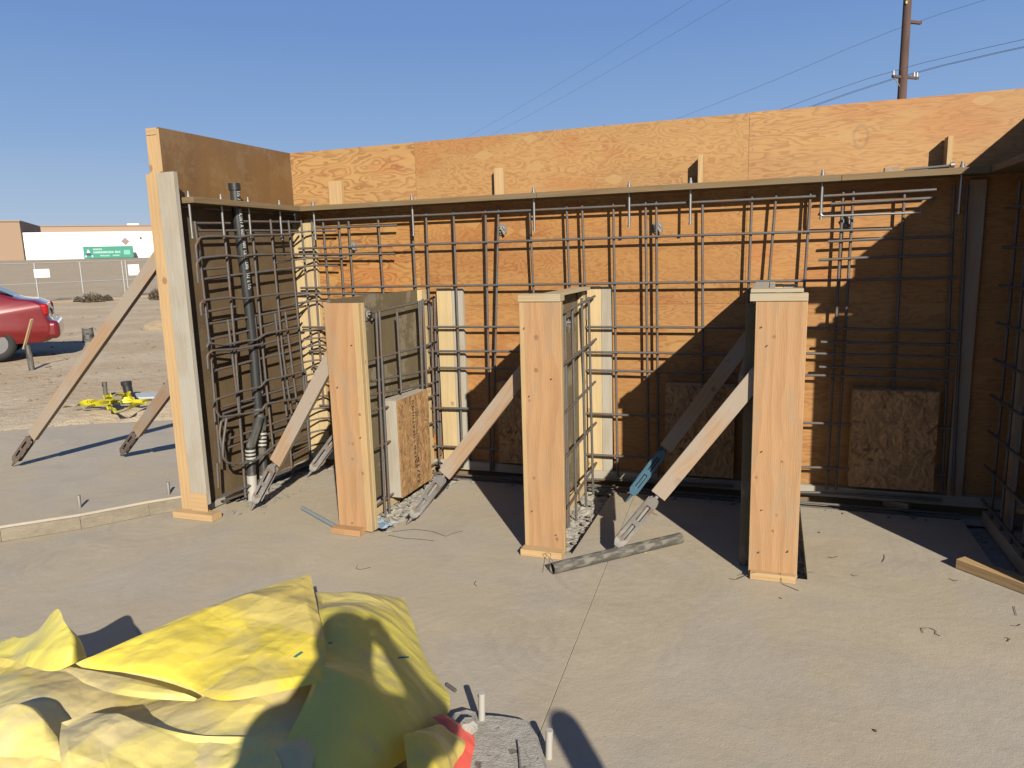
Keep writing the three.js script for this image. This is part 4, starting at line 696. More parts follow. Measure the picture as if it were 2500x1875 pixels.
// ---------------------------------------------------------------- behind the end post: tape, stubs, fence, car, building
const dist = (u, v, d) => { const r = V((u - W / 2) / F, -(v - H / 2) / F, -1).applyQuaternion(camera.quaternion); const h = Math.hypot(r.x, r.z); return r.multiplyScalar(d / h).add(CAM); };   // point at horizontal distance d
const onGround = (u, v, y = .06) => U(u, v, 'y', y);
{ // barrier tape heaped over pipe stubs
  const tapeTex = canvasTex(1024, 64, (c, w, h) => { c.fillStyle = '#e6dc2c'; c.fillRect(0, 0, w, h); c.fillStyle = '#1d1c16'; c.font = 'bold 46px sans-serif'; c.fillText('CAUTION', 30, 48); c.fillText('CUIDADO', 330, 48); c.fillText('CAUTION', 640, 48); });
  const m = new THREE.MeshPhysicalMaterial({ color: new THREE.Color().setScalar(.62), map: tapeTex, roughness: .45, side: THREE.DoubleSide, transmission: .1, thickness: 0 });
  const t = thing('barrier_tape', 'yellow caution tape with black letters heaped round pipe stubs', 'tape');
  const ribbon = (pts, w) => {
    const c = new THREE.CatmullRomCurve3(pts.map(([u, v, y]) => U(u, v, 'y', y)), false, 'catmullrom', .4), n = 60, pos = [], uv = [], idx = [], L = c.getLength();
    for (let i = 0; i <= n; i++) { const p = c.getPoint(i / n), tg = c.getTangent(i / n), a = .8 * Math.sin(i * .21 + pts[0][0]) + .35, s = V(-tg.z, 0, tg.x).normalize().multiplyScalar(Math.cos(a)).add(V(0, Math.abs(Math.sin(a)), 0)).multiplyScalar(w); for (const k of [0, 1]) { const q = p.clone().addScaledVector(s, k); pos.push(q.x, Math.max(q.y, .064), q.z); uv.push(i / n * L / .9, k); } }
    for (let i = 0; i < n; i++) { const a = i * 2; idx.push(a, a + 1, a + 2, a + 1, a + 3, a + 2); }
    const g = new THREE.BufferGeometry(); g.setAttribute('position', new THREE.Float32BufferAttribute(pos, 3)); g.setAttribute('uv', new THREE.Float32BufferAttribute(uv, 2)); g.setIndex(idx); g.computeVertexNormals(); return part('tape_strand', g, m, t);
  };
  ribbon([[155, 996, .10], [200, 990, .11], [250, 985, .13], [300, 980, .14], [340, 988, .10], [370, 975, .12]], .075);
  ribbon([[200, 995, .10], [240, 992, .11], [270, 986, .17], [255, 968, .20], [290, 965, .20], [315, 975, .16], [300, 985, .12], [255, 990, .1]], .075);
  ribbon([[245, 985, .12], [270, 990, .11], [285, 1002, .10], [300, 1006, .10], [320, 998, .10], [345, 985, .12], [372, 976, .13]], .08);
  ribbon([[260, 970, .2], [285, 972, .2], [320, 968, .19], [330, 980, .14], [300, 984, .14]], .07);
}
function stub(label, u, v, y0, h, r, m, lean = [0, 0]) { const p = U(u, v, 'y', y0); p.y = terrain(p.x, p.z) - .02; const t = thing('pipe_stub', label, 'stub'); part('riser', rodGeo(p, V(p.x + lean[0], y0 + h, p.z + lean[1]), r, 18), m, t); part('cap', rodGeo(V(p.x + lean[0], y0 + h - .05, p.z + lean[1]), V(p.x + lean[0] * 1.05, y0 + h + .004, p.z + lean[1]), r * 1.16, 18), m, t); }
stub('wide black capped pipe stub standing behind the barrier tape', 316, 962, .1, .16, .055, M.abs, [-.03, 0]);
stub('thin black pipe stub standing at the left of the barrier tape heap', 258, 962, .1, .15, .026, M.absDusty);
{ const p = U(322, 974, 'y', .1); single('pipe_elbow', tubeGeo([V(p.x - .05, .14, p.z), V(p.x + .02, .15, p.z), V(p.x + .06, .12, p.z + .02), V(p.x + .07, .045, p.z + .03)], .028, 12, 20), M.abs, 'small black pipe elbow beside the wide black stub', 'pipe'); }
{ const p = U(415, 960, 'y', .1); single('valve', merged([rodGeo(V(p.x, .03, p.z), V(p.x, .2, p.z), .03, 12), (() => { const g = new THREE.TorusGeometry(.06, .012, 6, 14); g.rotateX(1.2); g.translate(p.x, .21, p.z); return g; })()]), M.abs, 'black valve with a round handle behind the short rusty-footed brace', 'valve'); }
{ const a = U(340, 962, 'y', .1), g = new RoundedBoxGeometry(.75, .03, .35, 1, .01); g.rotateY(.4); g.translate(a.x + .25, .075, a.z - .1); single('foam_board', g, mat([.52, .58, .62], .8), 'pale blue-white board lying behind the barrier tape', 'board'); }
{ // dark post with a stick by the car
  const t = thing('marker_stake', 'dark stake with a pale lath leaning beside the red car', 'stake'), p = U(78, 902, 'y', .06); p.y = terrain(p.x, p.z);
  part('stake', rodGeo(p.clone().add(V(0, -.02, 0)), p.clone().add(V(-.02, .42, 0)), .045, 10), M.absDusty, t);
  const q = p.clone().add(V(-.12, .35, 0)); part('lath', beamGeo(q, q.clone().add(V(.28, .5, 0)), .045, .02, V(0, 0, 1)), M.pale, t);
}
{ // stones and clods on the dirt
  const l = []; for (let i = 0; i < 130; i++) { const p = U(rr(-150, 440), rr(745, 985), 'y', .06), d = Math.hypot(p.x - CAM.x, p.z - CAM.z), s = rr(.008, .03) * (.5 + d / 18), g = new THREE.DodecahedronGeometry(s, 0); g.scale(rr(.8, 1.5), rr(.4, .8), 1); g.rotateY(rr(0, 6)); g.translate(p.x, terrain(p.x, p.z) + s * .2, p.z); l.push(g); }
  const o = part('dirt_clods', merged(l), mat([.30, .22, .145], 1), scene); o.userData = { kind: 'stuff', label: 'small clods and stones on the bare dirt', category: 'stones' };
  const g = new THREE.SphereGeometry(1, 30, 12, 0, 6.283, 0, 1.57), p = g.attributes.position, c = U(400, 800, 'y', .05); for (let i = 0; i < p.count; i++) { const x = p.getX(i), y = p.getY(i), z = p.getZ(i), n = 1 + .25 * (fbm(x * 4 + 9, z * 4, 3, 8) - .5); p.setXYZ(i, x * 1.2 * n + c.x + .7, y * .42 * n + .0, z * .9 * n + c.z); } g.computeVertexNormals();
  const dm = M.dirt.clone(); single('dirt_mound', g, dm, 'small pale dirt mound half hidden by the end post', 'mound');
}
// chain-link fence
{
  const t = thing('chain_link_fence', 'grey chain-link fence along the far edge of the dirt lot', 'fence');
  const A = onGround(-330, 775, .06), B = onGround(460, 727, .06), d = B.clone().sub(A), L = d.length(), X = d.clone().normalize();
  { // field beyond the fence
    const N = V(X.z, 0, -X.x); if (N.dot(A.clone().sub(CAM)) < 0) N.negate(); const pos = [], uv = [], idx = [], n = 60, m2 = 40;
    for (let j = 0; j <= m2; j++) for (let i = 0; i <= n; i++) { const p = A.clone().addScaledVector(X, -160 + i * 7).addScaledVector(N, .5 + .35 * vn(i * 1.3, j, 4) + Math.pow(j / m2, 2) * 215), near = j === 0; pos.push(p.x, terrain(p.x, p.z) + (near ? -.02 : .09), p.z); uv.push(p.x / 9, p.z / 9); }
    for (let j = 0; j < m2; j++) for (let i = 0; i < n; i++) { const a = j * (n + 1) + i, b = a + 1, c = a + n + 1, e = c + 1; idx.push(a, b, c, b, e, c); }
    const g = new THREE.BufferGeometry(); g.setAttribute('position', new THREE.Float32BufferAttribute(pos, 3)); g.setAttribute('uv', new THREE.Float32BufferAttribute(uv, 2)); g.setIndex(idx); g.computeVertexNormals(); if (g.attributes.normal.getY(200) < 0) { g.index.array.reverse(); g.computeVertexNormals(); } structure('field', g, M.field);
  }
  const gm = mat([.62, .62, .60], .5, { metalness: .5 }), hgt = 1.86;
  const y = (p) => terrain(p.x, p.z);
  const posts = [-270, -120, -15, 98, 208, 309, 316, 420].map(u => { let best = 0, be = 1e9; for (let i = 0; i <= 400; i++) { const p = A.clone().addScaledVector(d, i / 400).project(camera); const uu = (p.x * .5 + .5) * W; if (Math.abs(uu - u) < be) { be = Math.abs(uu - u); best = i / 400; } } return best; });
  for (const s of posts) { const p = A.clone().addScaledVector(d, s), b = y(p); part('post', rodGeo(V(p.x, b - .1, p.z), V(p.x, b + hgt + .03, p.z), .034, 10), gm, t); }
  const ya = y(A), yb = y(B); for (const h of [hgt, hgt * .5 + .02]) part('rail', rodGeo(V(A.x, ya + h, A.z), V(B.x, yb + h, B.z), .026, 8), gm, t);
  const alpha = tex(256, 256, (u, v) => { const a = Math.abs(((u + v) % 1) - .5), b = Math.abs(((u - v + 1) % 1) - .5), k = Math.min(a, b) < .014 ? 1 : 0; return [k, k, k]; }, false);
  const g = new THREE.PlaneGeometry(L, hgt - .05, 1, 1), uv = g.attributes.uv; for (let i = 0; i < uv.count; i++) uv.setXY(i, uv.getX(i) * L / .075, uv.getY(i) * hgt / .075);
  g.applyMatrix4(new THREE.Matrix4().makeBasis(X, V(0, 1, 0), V(0, 0, 0).crossVectors(X, V(0, 1, 0)))); const c = A.clone().add(B).multiplyScalar(.5); g.translate(c.x, (ya + yb) / 2 + hgt / 2 + .03, c.z);
  part('wire_mesh', g, new THREE.MeshStandardMaterial({ color: new THREE.Color().setRGB(.32, .32, .31), roughness: .6, alphaMap: alpha, alphaTest: .5, side: THREE.DoubleSide }), t);
  const signTex = canvasTex(256, 160, (c, w, h) => { c.fillStyle = '#efeae6'; c.fillRect(0, 0, w, h); c.fillStyle = '#b98f8c'; for (let i = 0; i < 4; i++) c.fillRect(30, 28 + i * 30, 196 - i * 18, 9); });
  for (const [s0, w, h, yy, nm] of [[112, .62, .38, 1.42, 'small white notice board wired to the chain-link fence beside the car'], [334, .52, .52, 1.42, 'white notice board on the fence gate beside the end post']]) {
    let best = 0, be = 1e9; for (let i = 0; i <= 800; i++) { const p = A.clone().addScaledVector(d, i / 800).project(camera), uu = (p.x * .5 + .5) * W; if (Math.abs(uu - s0) < be) { be = Math.abs(uu - s0); best = i / 800; } }
    const p = A.clone().addScaledVector(d, best), s = thing('fence_sign', nm, 'sign'), b = new RoundedBoxGeometry(w, h, .02, 1, .006); const u2 = b.attributes.uv, pp = b.attributes.position; for (let i = 0; i < u2.count; i++) u2.setXY(i, pp.getX(i) / w + .5, pp.getY(i) / h + .5);
    b.applyMatrix4(new THREE.Matrix4().makeBasis(X, V(0, 1, 0), V(0, 0, 0).crossVectors(X, V(0, 1, 0)))); const nrm = V(0, 0, 0).crossVectors(X, V(0, 1, 0)).multiplyScalar(.06); b.translate(p.x + nrm.x, y(p) + yy, p.z + nrm.z); part('board', b, new THREE.MeshStandardMaterial({ color: new THREE.Color().setScalar(.75), map: signTex, roughness: .6 }), s);
  }
}
// dry shrubs at the fence foot
{
  const leaf = mat([.145, .105, .065], .9, { side: THREE.DoubleSide }), twig = mat([.12, .09, .06], .9);
  for (const [u, v, w, h] of [[228, 744, 1.25, .62], [192, 744, .5, .3], [262, 741, .6, .32], [383, 738, .9, .75]]) {
    const p = U(u, v - 4, 'y', .1), b = terrain(p.x, p.z), t = thing('shrub', u === 383 ? 'dry brown shrub at the fence beside the end post' : u === 228 ? 'widest dry brown shrub at the fence foot' : 'small dry shrub at the fence foot', 'shrub', 'dry shrubs along the fence'), fl = [], st = [];
    for (let i = 0; i < 900; i++) { const a = rr(0, 6.283), q = Math.sqrt(rnd()), hh = rnd(), x = Math.cos(a) * q * w * .5 * (1 - hh * .45), z = Math.sin(a) * q * w * .4, g = new THREE.PlaneGeometry(.05, .03); g.rotateX(rr(0, 6)); g.rotateY(rr(0, 6)); g.translate(p.x + x, b + .03 + hh * h * (1 - .5 * q) * (.7 + .3 * vn(a * 2, 1, u)), p.z + z); fl.push(g); }
    for (let i = 0; i < 14; i++) { const a = rr(0, 6.283); st.push(rodGeo(V(p.x, b - .02, p.z), V(p.x + Math.cos(a) * w * .35, b + h * rr(.4, .8), p.z + Math.sin(a) * w * .3), .009, 5)); }
    part('foliage', merged(fl), leaf, t); part('twigs', merged(st), twig, t);
  }
}
// warehouse
{
  const D = 232, L0 = dist(64, 640, D), baseY = terrain(L0.x, L0.z) - .4;
  const q = new THREE.Quaternion().setFromAxisAngle(V(0, 1, 0), .42 + .3434), t = thing('warehouse', 'long white warehouse with tan parapet beyond the fence', 'building');
  // local frame: x along the front to the right, z toward the camera
  const X = V(1, 0, 0).applyQuaternion(q), Z = V(0, 0, 1).applyQuaternion(q); const box = (nm, x0, x1, y0, y1, z0, z1, m) => { const g = new THREE.BoxGeometry(x1 - x0, y1 - y0, z1 - z0); g.translate((x0 + x1) / 2, (y0 + y1) / 2, (z0 + z1) / 2); g.applyQuaternion(q); g.translate(L0.x, 0, L0.z); return part(nm, g, m, t); };
  const white = mat([1.3, 1.28, 1.22], .8), tan = mat([.42, .29, .20], .9), tan2 = mat([.46, .33, .24], .9), dark = mat([.16, .15, .15], .8), door = mat([.66, .66, .64], .7);
  const top = dist(64, 568, D).y, tt = dist(64, 553, D).y;
  box('wall', 0, 110, baseY - 3, top, -40, 0, white); box('parapet', 4, 110, top, tt, -39, -1.5, tan2); box('coping', 4, 110, tt, tt + .25, -39.2, -1.3, tan);
  box('side_wing', -60, -.1, baseY - 3, tt + 1.2, -46, 1.2, tan); box('wing_coping', -60, .1, tt + 1.2, tt + 1.5, -46.2, 1.5, tan2);
  box('roof_unit', 24, 27, tt + .25, tt + 1.1, -14, -11, white); box('roof_unit', 45, 47, tt + .25, tt + .8, -14, -11, white);
  box('wall_lamp', 27.2, 27.7, top - 2.0, top - 1.5, 0, .4, dark);
  { const g = new THREE.BoxGeometry(1.5, 1.5, .08); g.rotateZ(Math.PI / 4); g.translate(23.6, top - 2.6, .06); g.applyQuaternion(q); g.translate(L0.x, 0, L0.z); part('diamond_sign', g, mat([.34, .25, .23], .7), t); }
  box('wing_door', -12.8, -9.4, baseY, baseY + 4.6, 1.2, 1.35, door); { const g = new THREE.CylinderGeometry(1.6, 1.6, .1, 24); g.rotateX(1.571); g.translate(-13, tt - 4.2, 1.3); g.applyQuaternion(q); g.translate(L0.x, 0, L0.z); part('round_sign', g, door, t); }
  // trailer parked against the wall
  const tr = thing('box_trailer', 'green lettered box trailer parked along the white warehouse', 'trailer');
  const w = 11.6, h = 3.1, P = dist(208, 640, D - 6), sx = P.clone().sub(L0).dot(X), sz = P.clone().sub(L0).dot(Z), by = dist(208, 641, D - 6).y;
  const tTex = canvasTex(1024, 288, (c, cw, ch) => { c.fillStyle = '#15907c'; c.fillRect(0, 0, cw, ch); c.fillStyle = '#0f7a6c'; for (let i = 0; i < 24; i++) c.fillRect(i * 43, 0, 2, ch); c.fillStyle = '#dfeee4'; c.beginPath(); c.moveTo(100, 60); c.lineTo(136, 150); c.lineTo(64, 150); c.fill(); c.fillStyle = '#1d3a58'; c.beginPath(); c.ellipse(104, 188, 56, 34, 0, 0, 7); c.fill(); c.fillStyle = '#dfeee4'; c.fillRect(30, 215, 26, 40); c.fillRect(160, 215, 26, 40); c.font = 'bold 54px sans-serif'; c.fillStyle = '#c9e4d8'; c.fillText('NORTH', 200, 90); c.font = 'bold 72px sans-serif'; c.fillText('HARDWOOD INC', 200, 168, 600); c.font = 'bold 42px sans-serif'; c.fillText('WHOLESALE', 330, 240, 200); c.fillText('GOODS', 590, 240); c.globalAlpha = .55; c.fillRect(830, 100, 130, 110); });
  const bg = new THREE.BoxGeometry(w, h, 2.5), tm = new THREE.MeshStandardMaterial({ color: new THREE.Color().setScalar(.5), map: tTex, roughness: .6 });
  const put = (g, m, nm) => { g.applyQuaternion(q); g.translate(L0.x, 0, L0.z); part(nm, g, m, tr); };
  bg.translate(sx + w / 2, by + 1.0 + h / 2, sz); put(bg, tm, 'box');
  for (const [k, zz] of [[1.0, 1], [2.2, 1], [9.6, 1], [10.8, 1], [1.0, -1], [2.2, -1], [9.6, -1], [10.8, -1]]) { const g = new THREE.CylinderGeometry(.5, .5, .3, 16); g.rotateX(1.571); g.translate(sx + k, by + .5, sz + zz * 1.05); put(g, M.black, 'wheel'); }
  const fr = new THREE.BoxGeometry(w - .4, .25, 1.4); fr.translate(sx + w / 2, by + .88, sz); put(fr, M.black, 'chassis');
  const bx = new THREE.BoxGeometry(1.5, .65, .6); bx.translate(sx + 5.6, by + .45, sz + 1.1); put(bx, mat([.75, .74, .68], .7), 'side_locker');
}
// red saloon car, tail towards the lot
{
  const t = thing('parked_car', 'red saloon car parked on the dirt lot, tail and light cluster showing', 'car');
  const red = new THREE.MeshPhysicalMaterial({ color: new THREE.Color().setRGB(.11, .003, .005), roughness: .35, clearcoat: 1, clearcoatRoughness: .08, metalness: .15 }), glass = mat([.02, .024, .028], .08), tyre = mat([.02, .02, .02], .85), rim = mat([.45, .45, .46], .3, { metalness: .8 }), silver = mat([.40, .37, .34], .4, { metalness: .3 }), lampRed = mat([.45, .01, .012], .15), lampClear = mat([.75, .75, .74], .12);
  // side profile: x back to front, tail at 0
  const prof = [[.04, .40], [.0, .60], [.05, .74], [.10, 1.0], [.26, 1.09], [.52, 1.13], [1.15, 1.37], [1.85, 1.48], [2.5, 1.44], [3.3, 1.06], [4.2, .92], [4.5, .78], [4.55, .45], [4.3, .28], [.25, .28]];
  const sh = new THREE.Shape(); prof.forEach((p, i) => sh[i ? 'lineTo' : 'moveTo'](p[0], p[1])); sh.closePath();
  // body from sections across the width so that sides tuck in above the belt line
  const nW = 14, pts = new THREE.CatmullRomCurve3(prof.map(p => V(p[0], p[1], 0)), true, 'catmullrom', .12).getPoints(110), pos = [], idx = [], n = pts.length - 1;
  for (let k = 0; k <= nW; k++) { const s = k / nW * 2 - 1; for (let i = 0; i < n; i++) { const p = pts[i], tuck = smooth(.95, 1.47, p.y) * .26 + (1 - smooth(.28, .5, p.y)) * .06, end = Math.pow(Math.abs(s), 6), cx = 2.2 + (p.x - 2.2) * (1 - .05 * end), cy = .62 + (p.y - .62) * (1 - .07 * end); pos.push(cx, cy, s * (.89 - tuck)); } }
  for (let k = 0; k < nW; k++) for (let i = 0; i < n; i++) { const a = k * n + i, b = k * n + (i + 1) % n, c = a + n, d = b + n; idx.push(a, c, b, b, c, d); }
  for (const k of [0, nW]) { const c = pos.length / 3; pos.push(2.2, .66, (k ? 1 : -1) * .90); for (let i = 0; i < n; i++) { const a = k * n + i, b = k * n + (i + 1) % n; k ? idx.push(a, c, b) : idx.push(b, c, a); } }
  const g = new THREE.BufferGeometry(); g.setAttribute('position', new THREE.Float32BufferAttribute(pos, 3)); g.setIndex(idx); g.computeVertexNormals();
  const P = U(60, 862, 'y', .05), yaw = .3434 + Math.PI + .50, fin = (geo) => { geo.rotateY(yaw); geo.translate(O.x, O.y, O.z); return geo; };
  const tailPx = U(128, 866, 'y', .05), O = V(tailPx.x, terrain(tailPx.x, tailPx.z) + .02, tailPx.z - .2);
  part('body', fin(g), red, t);
  for (const s of [-1, 1]) {
    const ws = new THREE.Shape([[.85, 1.12], [1.3, 1.35], [1.85, 1.42], [2.45, 1.38], [3.05, 1.10]].map(p => new THREE.Vector2(...p))); const wg = new THREE.ExtrudeGeometry(ws, { depth: .02, bevelEnabled: false }); wg.rotateX(s * -.33); wg.translate(0, s > 0 ? .07 : .07, s * (.89 - .01) + (s > 0 ? -.37 : .35)); part('side_window', fin(wg), glass, t);
    const lg = new RoundedBoxGeometry(.34, .22, .22, 2, .05); lg.translate(.24, .90, s * .74); const lamp = part('tail_lamp', fin(lg), lampRed, t); const lc = new RoundedBoxGeometry(.17, .09, .20, 2, .03); lc.translate(.24, .85, s * .762); part('reverse_lens', fin(lc), lampClear, lamp);
    for (const x of [.95, 3.65]) { const wheel = new THREE.Group(); wheel.name = 'wheel'; t.add(wheel); const w = new THREE.TorusGeometry(.235, .088, 10, 28); w.scale(1, 1, 1.1); w.translate(x, .32, s * .78); part('tyre', fin(w), tyre, wheel); const r = new THREE.CylinderGeometry(.20, .20, .13, 20); r.rotateX(1.571); r.translate(x, .32, s * .79); part('rim', fin(r), rim, wheel); }
  }
  const bm = new RoundedBoxGeometry(.26, .34, 1.66, 3, .10); bm.translate(.06, .52, 0); part('bumper', fin(bm), red, t);
  const pl = new RoundedBoxGeometry(.02, .13, .32, 1, .004); pl.translate(.055, .84, 0); part('number_plate', fin(pl), mat([.7, .7, .68], .5), t);
  const rw = new THREE.Shape([[-.6, 0], [.6, 0], [.5, .55], [-.5, .55]].map(p => new THREE.Vector2(...p))), rg = new THREE.ExtrudeGeometry(rw, { depth: .015, bevelEnabled: false }); rg.rotateX(-1.08); rg.rotateY(-Math.PI / 2); rg.translate(.62, 1.165, 0); part('rear_window', fin(rg), glass, t);
}
{ const p = U(217, 833, 'y', .06), g = new THREE.CylinderGeometry(.11, .13, .34, 18); g.translate(p.x, terrain(p.x, p.z) + .16, p.z); const t = thing('bucket', 'small dark bucket standing at the end of the car shadow', 'bucket'); part('body', g, M.absDusty, t); const r = new THREE.TorusGeometry(.112, .012, 6, 18); r.rotateX(1.571); r.translate(p.x, terrain(p.x, p.z) + .33, p.z); part('rim', r, M.steel, t); }
// utility pole and wires
{
  const base = dist(2180, 600, 33), t = thing('utility_pole', 'tall brown wooden utility pole with crossarm rising behind the plywood', 'utility pole');
  const pm = new THREE.MeshStandardMaterial({ map: lumber(512, 256, 55, 14, [.135, .075, .06], [.075, .042, .035], { knots: 3, contrast: .6 }), roughness: .9 });
  const yb = terrain(base.x, base.z), g = new THREE.CylinderGeometry(.125, .19, 16, 16); g.translate(base.x, yb + 8, base.z); part('pole', g, pm, t);
  const D = V(-.64, 0, -.77), N = V(.77, 0, -.64), at = (u, v) => dist(u, v, 33).y;                 // run of the wires and the crossarm direction
  const h1 = at(2215, 52), h2 = at(2215, 187);
  part('bracket', beamGeo(V(base.x, h1, base.z), V(base.x, h1, base.z).addScaledVector(N, .72), .10, .12, V(0, 1, 0)), pm, t);
  part('crossarm', beamGeo(V(base.x, h2, base.z).addScaledVector(N, -.52), V(base.x, h2, base.z).addScaledVector(N, .75), .09, .1, V(0, 1, 0)), pm, t);
  part('crossarm', beamGeo(V(base.x, yb + 15.0, base.z).addScaledVector(N, -1.2), V(base.x, yb + 15.0, base.z).addScaledVector(N, 1.2), .11, .1, V(0, 1, 0)), pm, t);
  const ins = mat([.45, .45, .47], .25), ig = (x, y, o) => { const q = new THREE.CylinderGeometry(.045, .06, .16, 10); const p = V(base.x, y, base.z).addScaledVector(N, o); q.translate(p.x, y + .12, p.z); part('insulator', q, ins, t); return V(p.x, y + .2, p.z); };
  const w = []; w.push(ig(0, h2, -.48), ig(0, h2, .55), ig(0, h2, .70)); w.push(V(base.x, h1 + .08, base.z).addScaledVector(N, .68)); w.push(ig(0, yb + 15.0, -1.0), ig(0, yb + 15.0, 1.0));
  part('guy_brace', rodGeo(V(base.x, h2 - .5, base.z), V(base.x, h2, base.z).addScaledVector(N, -.45), .02, 6), M.steel, t);
  for (const y of [10.6, 11.1]) { const q = new THREE.BoxGeometry(.06, .1, .03); const p = V(base.x, y, base.z).addScaledVector(V(-.3, 0, .95), .17); q.translate(p.x, p.y, p.z); part('tag', q, mat([.6, .55, .15], .6), t); }
  const wm = mat([.22, .25, .30], .6), far = base.clone().addScaledVector(D, 85), near = base.clone().addScaledVector(D, -60);
  const P2 = thing('utility_pole', 'far utility pole hidden low behind the plywood wall', 'utility pole'); const g2 = new THREE.CylinderGeometry(.125, .19, 15.2, 10); g2.translate(far.x, terrain(far.x, far.z) + 7.3, far.z); part('pole', g2, pm, P2);
  w.forEach((p, i) => { const dF = far.clone().sub(base), dN = near.clone().sub(base), drop = terrain(far.x, far.z) - yb - 2.2 , c = []; for (let k = -6; k <= 10; k++) { const s = k < 0 ? -k / 6 : k / 10, q = p.clone().addScaledVector(k < 0 ? dN : dF, s); q.y += (k < 0 ? 0 : drop * s) - 4 * s * (1 - s) * .9; c.push(q); }
    single('overhead_wire', tubeGeo(c, i < 3 ? .009 : .007, 5, 64, .5), wm, i < 3 ? 'low overhead cable running past the pole crossarm' : i === 3 ? 'overhead wire carried by the pole side bracket' : 'high overhead wire crossing the open sky', 'wire', i < 3 ? 'low cables' : i > 3 ? 'high wires' : undefined); });
}
